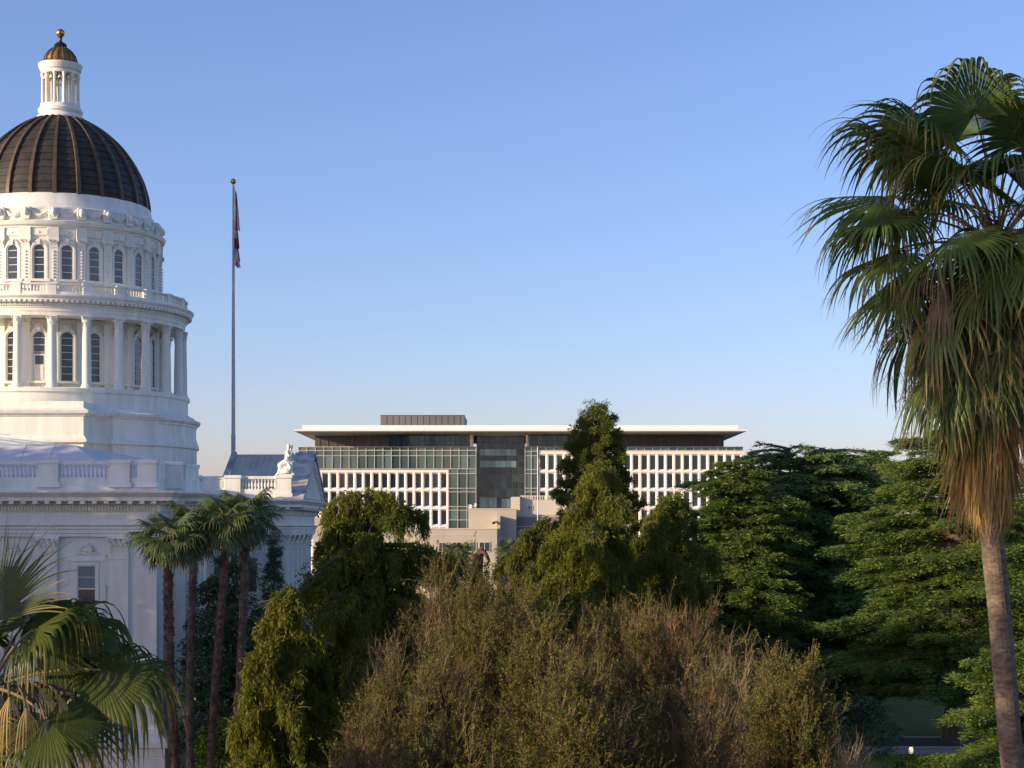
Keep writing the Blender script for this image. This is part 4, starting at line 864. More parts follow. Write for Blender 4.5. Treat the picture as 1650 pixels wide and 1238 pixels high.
def broadleaf(name, x, y, H, zlo, rx, lm, label, cat, group, seed, ncl=260, k=60, ls=.22, tr=.35, ry=None, shape=1.0):
    rg = np.random.default_rng(seed); o = empty(name, (x, y, 0), label, cat, group); ry = ry or rx
    m = MB(); trunk_mesh(m, H*.9, tr, rg)
    dv = rdir(rg, ncl); rad = rg.random(ncl)**.35; zc = (H+zlo)/2; hz = (H-zlo)/2
    wob = 1 + .18*np.sin(3*np.arctan2(dv[:, 1], dv[:, 0]) + seed) + .14*np.sin(5*dv[:, 2] + seed*2)
    tt = np.clip(1 - shape*.5*(dv[:, 2]*rad), .2, 1.6)
    c = np.stack([dv[:, 0]*rad*rx*wob*tt, dv[:, 1]*rad*ry*wob*tt, zc + dv[:, 2]*rad*hz], 1)
    for q in c[::7]: m.tube([(0, 0, max(zlo*.6, q[2]-1.2*rx)), q*[.55, .55, 0] + [0, 0, q[2]-.25*rx], q], [.10*tr/.35, .06, .02], 4)
    m.build('trunk', M['bark'], o, smooth=60)
    e = unit(rg.normal(size=(ncl, k, 3)) + dv[:, None]*.8 + np.array([0, 0, .35])); cr = rg.uniform(.10, .22, ncl)*(rx+2)*.9
    p = c[:, None] + e*(cr[:, None]*rg.random((ncl, k))**.5)[..., None]*np.array([1, 1, .75]); N_ = ncl*k
    b = MB(); b.leaves(p.reshape(-1, 3), (e + rg.normal(0, .6, (ncl, k, 3)) + [0, 0, -.2]).reshape(-1, 3), (e + rg.normal(0, .5, (ncl, k, 3))).reshape(-1, 3), rg.uniform(.7, 1.3, N_)*ls, rg.uniform(.4, .6, N_)*ls)
    b.build('crown', lm, o); return o
def scrub(x, y, H, rx, label, seed, leafy=1.0, twiggy=1.0, fork=4.0, group='brown twiggy trees in the middle', spread=1.0, tm=None):
    """thin-leaved tree: many upright stems that branch into fine dry twigs, sparse leaves near the tips"""
    rg = np.random.default_rng(seed); o = empty('olive_tree', (x, y, 0), label, 'tree', group)
    m = MB(); m.tube([(0, 0, 0), (.1, 0, fork*.5), (0, .1, fork)], [.42, .30, .26], 8)
    ns = 30; a = rg.random(ns)*6.283; rr = np.sqrt(rg.random(ns))*rx*spread
    tip = np.stack([rr*np.cos(a), rr*np.sin(a), fork + (H-fork)*(1-.42*(rr/rx)**2)*rg.uniform(.72, .97, ns)], 1)
    S, D, Ln, Rd = [], [], [], []
    for i in range(ns):
        u = np.linspace(0, 1, 8)[:, None]; p0 = np.array([rg.normal(0, .15), rg.normal(0, .15), fork*rg.uniform(.6, 1.0)])
        mid = p0*.45 + tip[i]*.55; mid[:2] = tip[i, :2]*rg.uniform(.55, .95); P = (1-u)**2*p0 + 2*u*(1-u)*mid + u*u*tip[i]; P[1:-1] += rg.normal(0, .09, (6, 3))
        m.tube(P, (.10*(1-u[:, 0])**.8 + .014), 5)
        if i % 6 == 0: m.tube(P + rg.normal(0, .05, (8, 3)), .10*(1-u[:, 0])**.6 + .03, 6)
        nb = int(24*twiggy); q = rg.uniform(.30, 1.0, nb); k0 = np.minimum((q*7).astype(int), 6); f = q*7-k0; st = P[k0]*(1-f)[:, None] + P[np.minimum(k0+1, 7)]*f[:, None]
        tg = unit(P[np.minimum(k0+1, 7)]-P[k0]); oc = unit(np.c_[st[:, :2], np.zeros(nb)]); d = unit(tg*.8 + oc*.35 + rg.normal(0, .5, (nb, 3)) + [0, 0, .45])
        S.append(st); D.append(d); Ln.append(rg.uniform(.9, 2.3, nb)*(1.25-q*.55)); Rd.append(rg.uniform(.018, .032, nb))
    S, D, Ln, Rd = map(np.concatenate, (S, D, Ln, Rd)); up = np.array([0, 0, 1.])
    bend = up*(.22*Ln)[:, None] + rg.normal(0, .16, S.shape)*Ln[:, None]
    C = m.twigs(S, D, Ln, bend, Rd, 3); n2 = int(9*twiggy); N2 = len(S)*n2
    u = rg.uniform(.2, 1, N2); bi = np.repeat(np.arange(len(S)), n2); pt = S[bi] + D[bi]*(Ln[bi]*u)[:, None] + bend[bi]*(u*u)[:, None]
    d2 = unit(D[bi] + rg.normal(0, .55, (N2, 3)) + up*.35); L2 = rg.uniform(.25, .85, N2); b2 = up*(.15*L2)[:, None] + rg.normal(0, .12, (N2, 3))
    m.twigs(pt, d2, L2, b2, rg.uniform(.007, .013, N2), 2); m.build('trunk', M[tm or 'twig'], o)
    patch = np.sin(pt[:, 0]*1.0+seed) + np.sin(pt[:, 1]*1.1+seed*.7) + np.sin(pt[:, 2]*1.25+seed*1.3); keep = rg.random(N2) < np.clip(.78 + patch*.55, .08, 1)*leafy
    kp, kd, kl, kb = pt[keep], d2[keep], L2[keep], b2[keep]; k = 14; u = rg.uniform(.15, 1.05, (len(kp), k))
    q = kp[:, None] + kd[:, None]*(kl[:, None]*u)[..., None] + kb[:, None]*(u*u)[..., None]; N_ = len(kp)*k
    dl = kd[:, None] + rg.normal(0, .8, (len(kp), k, 3)); b = MB()
    b.leaves(q.reshape(-1, 3), dl.reshape(-1, 3), rdir(rg, N_), rg.uniform(.09, .17, N_), rg.uniform(.035, .065, N_)); b.build('crown', M['olive'], o); return o

CONE = lambda R, p=.8, top=.05, low=.0: (lambda t: R*(max(0, 1-t)**p*(1-top) + top)*(1 - low*max(0, .25-t)/.25))
def cmul(*a): return conifer(*a)
WG = 'drooping golden green conifers before the offices'
# weeping conifers
BL = lambda R, p=.42, top=.08: (lambda t: R*(max(0, 1-t)**p*(1-top) + top)*(.8 + .2*min(1, t*5)))
conifer('weeping_conifer', wx(596, 116), 116, wz(790, 116), 3.0, BL(6.2, .27), 96, 25000, 'weep', M['weep'], 'tall drooping conifer beside the portico columns, left of the beige building', 'tree', WG, 11, tr=.42, lobes=((3.2, .72, .18, .32), (0.2, .8, .2, .15)), k=14, brown=60)
conifer('weeping_conifer', wx(460, 98), 98, wz(945, 98), 1.5, BL(5.0, .78), 88, 20000, 'weep', M['weepb'], 'shorter golden drooping conifer just right of the thin palms', 'tree', WG, 12, tr=.32, k=14, brown=60, lobes=((3.14, .2, .3, .15),))
conifer('weeping_conifer', wx(958, 128), 128, wz(742, 128), 4.0, BL(6.9, .58), 108, 26000, 'weep', M['weep'], 'large drooping conifer directly below the tufted redwood top', 'tree', WG, 13, tr=.48, lobes=((3.2, .55, .12, .45), (3.9, .5, .2, .3)), k=14, brown=60)
conifer('weeping_conifer', wx(1080, 136), 136, wz(795, 136), 4.0, BL(7.0, .50), 92, 21000, 'weep', M['weep'], 'wide drooping conifer between the redwood top and the dark cedars', 'tree', WG, 14, tr=.42, k=14, brown=30)
conifer('weeping_conifer', wx(872, 138), 138, wz(832, 138), 4.0, BL(5.0, .45), 64, 11000, 'weep', M['weep'], 'small drooping conifer in front of the grey wall of the beige building', 'tree', WG, 15, tr=.3, k=13, brown=20)
conifer('redwood', wx(962, 190), 190, wz(652, 190), 6.0, lambda t: 5.9*(max(0, 1-t)**.5*.95 + .04), 240, 12000, 'tuft', M['redwood'], 'conical tufted redwood whose top stands against the sky above the white roof', 'tree', None, 16, tr=.6, k=26, lw=1.1)
# cedars
CG = 'dark layered cedars at right'
conifer('cedar', wx(1290, 205), 205, wz(722, 205), 5.0, lambda t: 11.8*(max(0, 1-t)**.34*.86 + .12)*(.7+.3*min(1, t*4)), 300, 30000, 'cedar', M['cedarblue'], 'broad dark cedar with two bare trunks, right of the white office building', 'tree', CG, 21, tr=.75, k=13, lw=1.45, stems=((-1.2, 0), (2.4, 1.0)), lobes=((0.1, .9, .15, .5), (3.1, .8, .2, .15)))
conifer('cedar', wx(1190, 190), 190, wz(742, 190), 6.0, lambda t: 7.2*(max(0, 1-t)**.42*.86 + .12), 190, 18000, 'cedar', M['cedar'], 'lighter green cedar in front of the right end of the white office building', 'tree', CG, 22, tr=.45, k=13, lw=1.3)
conifer('cedar', wx(1532, 168), 168, wz(692, 168), 4.0, lambda t: 10.2*(max(0, 1-t)**.42*.87 + .11), 230, 32000, 'cedar', M['cedar'], 'tall sunlit cedar behind the hanging dead skirt of the big palm', 'tree', CG, 23, tr=.6, k=13, lw=1.25, lobes=((3.3, .72, .2, .2),))
conifer('cedar', wx(1634, 122), 122, wz(1030, 122), .6, lambda t: 6.4*(max(0, 1-t)**.55*.9 + .08), 100, 13000, 'cedar', M['cedar'], 'low bright green cedar beside the big palm trunk near the path', 'tree', CG, 24, tr=.35, k=13, lw=.95)
conifer('cedar', wx(1690, 190), 190, wz(745, 190), 4.0, lambda t: 9.0*(max(0, 1-t)**.45*.86 + .12), 190, 18000, 'cedar', M['cedar'], 'cedar at the right edge, behind the grey trunk of the big palm', 'tree', CG, 25, tr=.55, k=12, lw=1.3)
conifer('cedar', wx(1405, 240), 240, wz(735, 240), 5.0, lambda t: 11.5*(max(0, 1-t)**.36*.86 + .12), 200, 19000, 'cedar', M['cedarblue'], 'shaded cedar farther back, between the two tall cedars', 'tree', CG, 26, tr=.6, k=12, lw=1.7)
# farther park trees that close the view under the cedars
for i, (px, Y, py, rx, lab) in enumerate(((1180, 275, 800, 8, 'distant round tree behind the lighter green cedar'), (1345, 290, 790, 9, 'distant tree seen under the limbs of the two-trunked cedar'), (1530, 285, 800, 9, 'distant tree behind the tall sunlit cedar'), (1640, 270, 800, 9, 'distant tree at the right edge behind the cedars'))):
    broadleaf('park_tree', wx(px, Y), Y, wz(py, Y), 3.5, rx, M['dark'], lab, 'tree', 'park trees beyond the cedars', 30+i, 240, 60, .62, .4)
broadleaf('shrub', wx(1385, 160), 160, 5.4, .1, 3.6, M['dark'], 'dark round shrub under the tall cedar beside the lawn', 'shrub', None, 36, 120, 50, .28, .12)
broadleaf('shrub', wx(1345, 182), 182, 7.5, .1, 4.5, M['bush'], 'large green shrub at the foot of the two-trunked cedar', 'shrub', None, 38, 200, 60, .3, .15)
broadleaf('shrub', wx(1440, 226), 226, 7.0, .1, 6.0, M['dark'], 'wide dark shrub at the far side of the lawn', 'shrub', None, 39, 220, 60, .36, .15)
broadleaf('shrub', wx(1462, 122), 122, wz(1218, 122), .05, 2.2, M['bush'], 'low green shrub at the foot of the lamp post', 'shrub', None, 37, 90, 50, .2, .08)
# trees at the capitol wall
broadleaf('magnolia', wx(378, 134), 134, wz(868, 134), 1.5, 3.1, M['dark'], 'dark glossy tree against the capitol wall behind the thin palms', 'tree', None, 41, 420, 70, .26, .35, shape=.55)
broadleaf('magnolia', wx(335, 131), 131, wz(985, 131), 1.0, 2.0, M['dark'], 'lower dark tree at the capitol corner between two palm trunks', 'tree', None, 42, 200, 60, .24, .25)
broadleaf('cypress', wx(441, 166.0), 166.0, wz(850, 166), .5, 1.0, M['dark'], 'narrow dark cypress in the gap beside the portico column', 'tree', None, 43, 260, 50, .22, .2, shape=.3)
broadleaf('shrub', wx(350, 118), 118, wz(1160, 118), .1, 2.6, M['bush'], 'bright green shrub at the foot of the thin palms', 'shrub', None, 44, 180, 60, .2, .1)
broadleaf('park_tree', wx(548, 150), 150, wz(862, 150), 2, 3.3, M['dark'], 'dark round tree below the portico, behind the drooping conifers', 'tree', None, 45, 220, 60, .3, .3)
broadleaf('park_tree', wx(560, 235), 235, wz(812, 235), 6, 3.2, M['bush'], 'pale green tree top just above the drooping conifer by the pediment', 'tree', None, 46, 160, 50, .34, .3)
broadleaf('park_tree', wx(745, 200), 200, wz(905, 200), 3, 3.6, M['dark'], 'dark green tree in front of the beige building windows', 'tree', None, 47, 200, 60, .34, .3)
broadleaf('park_tree', wx(930, 170), 170, wz(905, 170), 2, 5.2, M['dark'], 'dark tree under the large drooping conifer', 'tree', None, 48, 260, 60, .34, .3)
# brown, thin-leaved trees of the middle ground
for a in ((756, 92, 884, 3.8, 'tallest brown twiggy tree, its fine tips in front of the beige building', 51, .75, 1.15),
          (832, 98, 918, 2.3, 'narrow twiggy tree before the small palm and the grey wall', 63, .9, 1.0),
          (676, 84, 985, 2.5, 'brown twiggy tree right of the golden conifer', 52, .5, 1.1),
          (878, 84, 955, 2.9, 'olive leaved twiggy tree at the centre of the brown thicket', 53, 1.25, 1.0),
          (990, 92, 975, 2.9, 'twiggy tree with bare upright tips below the large drooping conifer', 54, .45, 1.25),
          (1100, 88, 940, 3.0, 'brown bare topped tree below the wide drooping conifer', 55, .45, 1.25),
          (1200, 84, 1000, 2.5, 'half bare brown tree with pale curved limbs left of the cedar trunks', 56, .45, 1.1),
          (1278, 80, 1032, 1.9, 'yellow green leaved thin tree at the right end of the brown thicket', 57, 1.3, .9),
          (730, 72, 1085, 2.3, 'front brown tree below the tallest twiggy tree', 58, .7, 1.1),
          (935, 70, 1060, 2.5, 'front olive leaved tree low in the middle of the picture', 59, 1.15, 1.1),
          (1110, 72, 1085, 2.5, 'front twiggy tree right of the picture middle at the bottom', 60, .9, 1.1),
          (1362, 74, 1185, 1.4, 'low dry twiggy bush top in front of the lawn', 61, .4, 1.0),
          (598, 76, 1120, 1.7, 'shaded thin tree top at the foot of the golden conifer', 62, .9, 1.0)):
    px, Y, py, rx, lab, seed, lf, tw = a
    scrub(wx(px, Y), Y, wz(py, Y), rx, lab, seed, lf, tw, fork=max(1.5, wz(py, Y)-10.5), tm={54: 'redtwig', 55: 'redtwig', 56: 'greytwig', 60: 'redtwig', 61: 'greytwig'}.get(seed))
# unseen trees added left of view to shade capitol front, thin palms and foreground
for i, (tx, ty, H, zl, rx, lab) in enumerate(((-70, 113, 41, 4, 9.0, 'tall unseen tree added to shade the capitol front, nearest to it'), (-88, 112, 42, 4, 9.5, 'broad unseen tree added to shade the capitol front'), (-106, 111, 42, 4, 9.5, 'unseen tree added to shade the capitol front, farthest left'),
        (-47, 95.0, 27, 12, 4.3, 'slender unseen tree added to shade the thin palms'), (-25, 23, 44, 25, 6.5, 'very tall unseen tree added near the viewpoint to shade the big palm'),
        (-33, 60, 18.5, 2, 6.5, 'rounded unseen tree added to shade the brown thicket'))):
    broadleaf('park_tree', tx, ty, H, zl, rx, M['dark'], lab, 'tree', 'unseen trees added for shade', 70+i, 420 if zl < 20 else 100, 40, 1.0 if zl < 20 else .7, .6, shape=.3)
# ------------------------------------------------------------------ palms
def frond(rg, az, el, pl, R, droop=.5, spread=2.3, nseg=46, steps=10, fold=.35, bend=.5, roll=0.0, split=.5, tipa=.8, pr=.035, blade=0, stem=1, mb=None):
    m = mb or MB(); kp = 9; p = np.zeros(3); P = [p.copy()]; e = el
    for i in range(kp):
        e = el - bend*((i+1)/kp)**1.6; d = np.array([math.cos(az)*math.cos(e), math.sin(az)*math.cos(e), math.sin(e)]); p = p + d*pl/kp; P.append(p.copy())
    return m, P, d
def fan(mb, org, az, el, pl, R, rg, droop=.5, spread=2.3, nseg=46, steps=10, fold=.35, bend=.5, roll=0.0, split=.48, tipa=.8, pr=.035, blade=0, stem=1, stiff=.12, sides=6, hang=1.0):
    kp = 8; p = np.array(org, float); P = [p.copy()]
    for i in range(kp):
        e = el - bend*((i+1)/kp)**1.5; d = np.array([math.cos(az)*math.cos(e), math.sin(az)*math.cos(e), math.sin(e)]); p = p + d*pl/kp; P.append(p.copy())
    mb.tube(P, np.linspace(pr, pr*.55, kp+1), sides, stem); t = d
    s = unit(np.cross(t, [0, 0, 1.]) if abs(t[2]) < .97 else np.array([-math.sin(az), math.cos(az), 0])); n = np.cross(s, t)
    s, n = s*math.cos(roll) + n*math.sin(roll), n*math.cos(roll) - s*math.sin(roll)
    dl = 2*spread/nseg; ph = -spread + (np.arange(nseg)+.5)*dl
    d = np.cos(ph)[:, None]*t + np.sin(ph)[:, None]*s - (fold*np.abs(np.sin(ph)))[:, None]*n - (.16*fold*np.cos(ph))[:, None]*n; d = unit(d)
    e = -np.sin(ph)[:, None]*t + np.cos(ph)[:, None]*s; e = e - (fold*np.sign(np.sin(ph))*np.cos(ph))[:, None]*n; e = unit(e)
    L = R*(.70 + .30*np.cos(ph*.62))*rg.uniform(.86, 1.08, nseg)*np.where(rg.random(nseg) < .07, rg.uniform(.5, .75, nseg), 1); nb = unit(np.cross(e, d)); nb *= np.sign((nb @ n))[:, None] + 1e-6
    q = np.repeat(p[None], nseg, 0) + d*.02; V = []; A = []; dro = droop*rg.uniform(.7, 1.4, nseg); ws = 2*split*L*math.tan(dl/2)*.98; jt = rg.normal(0, .05, (nseg, 3)); tp = rg.uniform(-.15, .22, nseg)
    for k in range(steps+1):
        rho = k/steps; wv = 2*rho*L*math.tan(dl/2)*.99 if rho <= split else ws*max(0, 1-((rho-split)/(1-split))**1.25)
        wv = np.maximum(wv, .004); eo = unit(e - (np.sum(e*d, 1))[:, None]*d)
        nn = np.cross(eo, d); nn = nn*np.sign(np.sum(nn*nb, 1))[:, None]; ht = .20*wv
        V.append(np.stack([q - eo*(wv*.5)[:, None], q + nn*ht[:, None], q + eo*(wv*.5)[:, None]], 1))
        A.append(np.repeat(np.clip((rho-tipa+tp)/(1.02-tipa), 0, 1)[:, None], 3, 1))
        g = stiff*droop*.4 if rho < split*.9 else hang
        d = unit(d + (np.array([0, 0, -1.])*(dro*g*6.0/steps)[:, None] + jt*(rho > split))*(1 if rho < split*.9 else (1.0 - .5*max(0, -0))))
        q = q + d*(L/steps)[:, None]
    V = np.stack(V, 1); A = np.stack(A, 1); K = steps+1
    b = (np.arange(nseg)*K*3)[:, None, None]; i, j = np.meshgrid(np.arange(steps), np.arange(2), indexing='ij')
    f = np.stack([i*3+j, i*3+j+1, (i+1)*3+j+1, (i+1)*3+j], -1)[None] + b[..., None]
    mb.add(V.reshape(-1, 3), f.reshape(-1, 4), blade, A.ravel()); return p
def near_palm(name, hub, trunk_pts, tr, fronds, label, bm, seed, group=None, skirt=None, dead=(), hang=1.35):
    rg = np.random.default_rng(seed); base = np.array(trunk_pts[-1], float); o = empty(name, base, label, 'palm tree', group)
    P = np.array(trunk_pts, float)[::-1]; s = np.linspace(0, len(P)-1, 150); i0 = np.minimum(s.astype(int), len(P)-2); f = (s-i0)[:, None]
    Q = P[i0]*(1-f) + P[i0+1]*f
    for _ in range(14): Q[1:-1] = (Q[:-2] + 2*Q[1:-1] + Q[2:])/4
    rad = tr*(1 + .35*np.exp(-np.arange(150)/9.0))*(1 + .022*(np.arange(150) % 2) + rg.normal(0, .012, 150))
    m = MB(); m.tube(Q, rad, 20); m.build('trunk', M['palmtrunk'], o, org=base)
    for a in fronds:
        m = MB(); kw = dict(a[4]) if len(a) > 4 else {}; off = np.array(kw.pop('off', (0, 0, 0)))
        kw.setdefault('hang', hang*rg.uniform(.55, 1.35)); kw['roll'] = kw.get('roll', 0) + rg.normal(0, .22); kw.setdefault('nseg', 58); kw.setdefault('steps', 13); fan(m, np.array(hub) + off, R_(a[0]), R_(a[1]), a[2], a[3]*1.12, rg, **kw); m.build('frond', [bm, M['petiole']], o, org=base, smooth=50)
    for a in dead:
        kw = dict(a[4]); mt = kw.pop('m', M['straw']); m = MB(); off = np.array(kw.pop('off', (0, 0, 0))); fan(m, np.array(hub) + off, R_(a[0]), R_(a[1]), a[2], a[3], rg, **kw); m.build('dead_frond', [mt, M['deadpetiole']], o, org=base, smooth=50)
    return o, base, rg
HB = W(1606, 400, 40)
def D(**k): return k
F_R = [
 (188, 66, 2.5, 2.3, D(droop=.34, bend=.35, spread=2.2, fold=.25, roll=.9)), (172, 46, 2.9, 2.2, D(droop=.42, bend=.75, fold=.3, roll=.35)), (192, 30, 2.9, 2.1, D(droop=.5, bend=.7, fold=.3)),
 (183, 12, 2.5, 2.0, D(droop=.34, bend=.55, fold=.3, roll=.3)), (176, -8, 2.3, 1.9, D(droop=.40, bend=.4, fold=.35, roll=.5, tipa=.7)), (262, -22, 1.3, 2.2, D(droop=.10, bend=.7, fold=.12, spread=1.75, roll=.0, tipa=.85)),
 (205, -20, 2.2, 2.3, D(droop=.46, bend=.7, tipa=.6)), (215, -42, 1.9, 2.4, D(droop=.4, bend=.5, tipa=.74)), (165, -35, 2.2, 2.3, D(droop=.45, bend=.6, tipa=.74)), (235, -50, 1.6, 2.3, D(droop=.4, bend=.4, tipa=.5)),
 (230, 58, 2.3, 2.2, D(droop=.45, bend=.7)), (262, 66, 2.2, 2.2, D(droop=.5, bend=.9)), (285, 72, 2.6, 2.3, D(droop=.40, bend=.5, roll=.4)), (60, 78, 2.7, 2.3, D(droop=.34, bend=.35, roll=.7)), (100, 82, 2.9, 2.2, D(droop=.3, bend=.25, spread=1.7)),
 (140, 70, 2.6, 2.2, D(droop=.42, bend=.5)), (145, 45, 2.6, 2.2, D(droop=.5, bend=.7)), (110, 55, 2.5, 2.2, D(droop=.5, bend=.7)), (130, 10, 2.6, 2.1, D(droop=.5, bend=.6)), (150, -20, 2.4, 2.2, D(droop=.45, bend=.6, tipa=.6)),
 (230, 25, 2.2, 2.1, D(droop=.5, bend=.9)), (250, 8, 1.8, 2.1, D(droop=.4, bend=.9)), (280, 20, 2.1, 2.1, D(droop=.5, bend=1.0)), (300, 45, 2.5, 2.2, D(droop=.5, bend=.8)), (325, 65, 2.5, 2.2, D(droop=.4, bend=.6)),
 (345, 40, 2.7, 2.1, D(droop=.5, bend=.8)), (10, 20, 2.8, 2.0, D(droop=.5, bend=.7)), (20, 55, 2.7, 2.2, D(droop=.45, bend=.6)), (40, 30, 2.6, 2.1, D(droop=.5, bend=.7)), (75, 25, 2.6, 2.1, D(droop=.5, bend=.7)),
 (310, -5, 2.2, 2.1, D(droop=.5, bend=.6)), (335, -20, 2.3, 2.1, D(droop=.5, bend=.6, tipa=.76)), (0, -15, 2.4, 2.1, D(droop=.5, bend=.6, tipa=.76)), (50, -25, 2.2, 2.1, D(droop=.5, bend=.5, tipa=.6)), (90, -30, 2.2, 2.2, D(droop=.5, bend=.5, tipa=.6)),
 (285, -40, 1.6, 2.3, D(droop=.4, bend=.4, tipa=.5)), (195, -50, 2.0, 2.4, D(droop=.4, bend=.35, tipa=.5))]
F_R += [(a_, e_, l_, 2.3, D(droop=.45, bend=.45, tipa=.78, off=(0, 0, -z_))) for a_, e_, l_, z_ in ((190, -38, 2.2, .9), (228, -44, 1.7, 1.0), (172, -48, 2.0, 1.2), (202, -58, 1.7, 1.4), (160, -55, 1.9, 1.3), (275, -60, 1.2, 1.2), (320, -50, 1.7, 1.1), (345, -52, 1.8, 1.2), (205, 64, 3.0, 0), (235, 74, 3.0, -.2), (170, 62, 3.1, 0), (320, 78, 3.1, -.2))]
F_R += [(a_, e_, l_, 1.9, D(droop=.16, bend=b_, spread=1.95, fold=.12, hang=.9, split=.55, tipa=.85, roll=ro)) for a_, e_, l_, b_, ro in ((268, 34, 1.5, 1.0, .2), (300, 52, 1.9, 1.0, -.3), (236, 58, 2.2, .8, .4), (318, 22, 1.9, .8, -.2), (292, 70, 2.4, .7, 0), (338, 60, 2.5, .6, -.4), (276, 8, 1.5, .9, .1))]
rg0 = np.random.default_rng(5)
dead_R = [(200, 15, 2.0, 1.5, D(droop=1.0, spread=.8, nseg=16, m=M['deadgrey'], bend=.9)), (262, 40, 1.3, 1.2, D(droop=1.3, spread=.7, nseg=16, m=M['deadgrey'], bend=1.3)), (215, 5, 2.1, 1.8, D(droop=1.2, spread=.5, nseg=14, m=M['deadgrey'], bend=1.2)),
          (190, -5, 2.4, 2.0, D(droop=1.2, spread=.4, nseg=12, m=M['deadgrey'], bend=1.3)), (185, -30, 2.6, 1.6, D(droop=1.2, spread=.35, nseg=12, m=M['deadgrey'], bend=.8))]
dead_R += [(238, 22, 1.7, 1.9, D(droop=1.0, spread=.6, nseg=13, m=M['deadgrey'], bend=1.1, split=.2, hang=1.6)), (222, 30, 2.2, 2.0, D(droop=1.0, spread=.6, nseg=12, m=M['deadgrey'], bend=1.3, split=.2, hang=1.6)), (262, 10, 1.2, 2.0, D(droop=1.0, spread=.7, nseg=12, m=M['straw'], bend=1.0, split=.2, hang=1.6)), (198, -12, 2.3, 2.2, D(droop=1.0, spread=.5, nseg=12, m=M['deadgrey'], bend=1.0, split=.2, hang=1.6))]
for k in range(26):
    dead_R.append((rg0.uniform(0, 360), rg0.uniform(-80, -64), rg0.uniform(.5, .85), rg0.uniform(1.7, 2.5), D(droop=.5, spread=rg0.uniform(.35, .8), nseg=20, steps=8, bend=.35, fold=.6, tipa=2, off=(-.12, 0, -2.6 - rg0.uniform(0, 1.2)), m=M['straw'])))
for k in range(10):
    dead_R.append((rg0.uniform(150, 330), rg0.uniform(-60, -35), rg0.uniform(.8, 1.4), rg0.uniform(1.6, 2.2), D(droop=.5, spread=rg0.uniform(.4, .8), nseg=20, steps=8, bend=.6, fold=.5, tipa=.1, off=(-.1, 0, -1.2 - rg0.uniform(0, 1.2)), m=M['palm'])))
tp = [W(1606, 395, 40), W(1592, 620, 40), W(1597, 850, 40), W(1612, 1000, 40), W(1631, 1238, 40), (wx(1695, 40), 40, 10), (wx(1715, 40), 40, 0)]
pr_, pb, rg = near_palm('fan_palm', HB, tp, .262, F_R, 'huge shaggy fan palm at right with grey trunk and brown skirt', M['palm'], 81, dead=dead_R)
sk_ = MB(); n = 1500                                         # beard of dead leaf strips round the trunk
a = rg.random(n)*6.283; top = rg.uniform(610, 790, n); rr = .29 + rg.random(n)*(.42*(1-(top-600)/260)+.10); c0 = np.array([wx(1594, 40), 40, 0])
S = np.stack([c0[0] + rr*np.cos(a), c0[1] + rr*np.sin(a), EYE + (HY-top)*40/F], 1); d = unit(np.stack([np.cos(a)*.10, np.sin(a)*.10, -np.ones(n)], 1) + rg.normal(0, .08, (n, 3)))
Ln = np.minimum(rg.uniform(.7, 2.1, n), (870 + rg.uniform(-40, 22, n) - top)*40/F); bend = np.stack([-np.cos(a)*.16, -np.sin(a)*.16, 0*a], 1)*Ln[:, None] + rg.normal(0, .05, (n, 3))
wd = rg.uniform(.02, .055, n); u = np.linspace(0, 1, 6); cc_ = S[:, None] + d[:, None]*(Ln[:, None]*u)[..., None] + bend[:, None]*(u*u)[None, :, None]
ev = unit(np.stack([-np.sin(a), np.cos(a), 0*a], 1) + rg.normal(0, .5, (n, 3))); wv = wd[:, None]*(1-u**2*.9)[None]
Vq = np.stack([cc_ - ev[:, None]*wv[..., None]*.5, cc_ + ev[:, None]*wv[..., None]*.5], 2)
i, j = np.meshgrid(np.arange(n), np.arange(5), indexing='ij'); b0_ = i*12 + j*2
sk_.add(Vq.reshape(-1, 3), np.stack([b0_, b0_+1, b0_+3, b0_+2], -1).reshape(-1, 4)); sk_.build('dead_skirt', M['straw'], pr_, org=pb)
ss_ = MB()                                                    # dry flower stalks hanging out of the crown
for k in range(34):
    az = rg.uniform(2.2, 5.6); st = HB + np.array([0, 0, rg.uniform(-1.2, .6)]); o1 = np.array([math.cos(az), math.sin(az), 0]); L_ = rg.uniform(1.2, 3.0); dn = rg.uniform(1.4, 4.4)
    u = np.linspace(0, 1, 9)[:, None]; P_ = st + o1*L_*np.sqrt(u) + np.array([0, 0, 1])*(.7*u - dn*u**2.2) + np.cumsum(rg.normal(0, .035, (9, 3)), 0); ss_.tube(P_, np.linspace(.022, .007, 9), 4)
    for q in range(26):
        i_ = rg.integers(4, 9); p_ = P_[i_] + rg.normal(0, .03, 3); ss_.tube([p_, p_ + rg.normal(0, .10, 3) + [0, 0, -.18], p_ + rg.normal(0, .14, 3) + [0, 0, -.42]], [.007, .006, .004], 3)
ss_.build('flower_stalk', M['deadgrey'], pr_, org=pb)
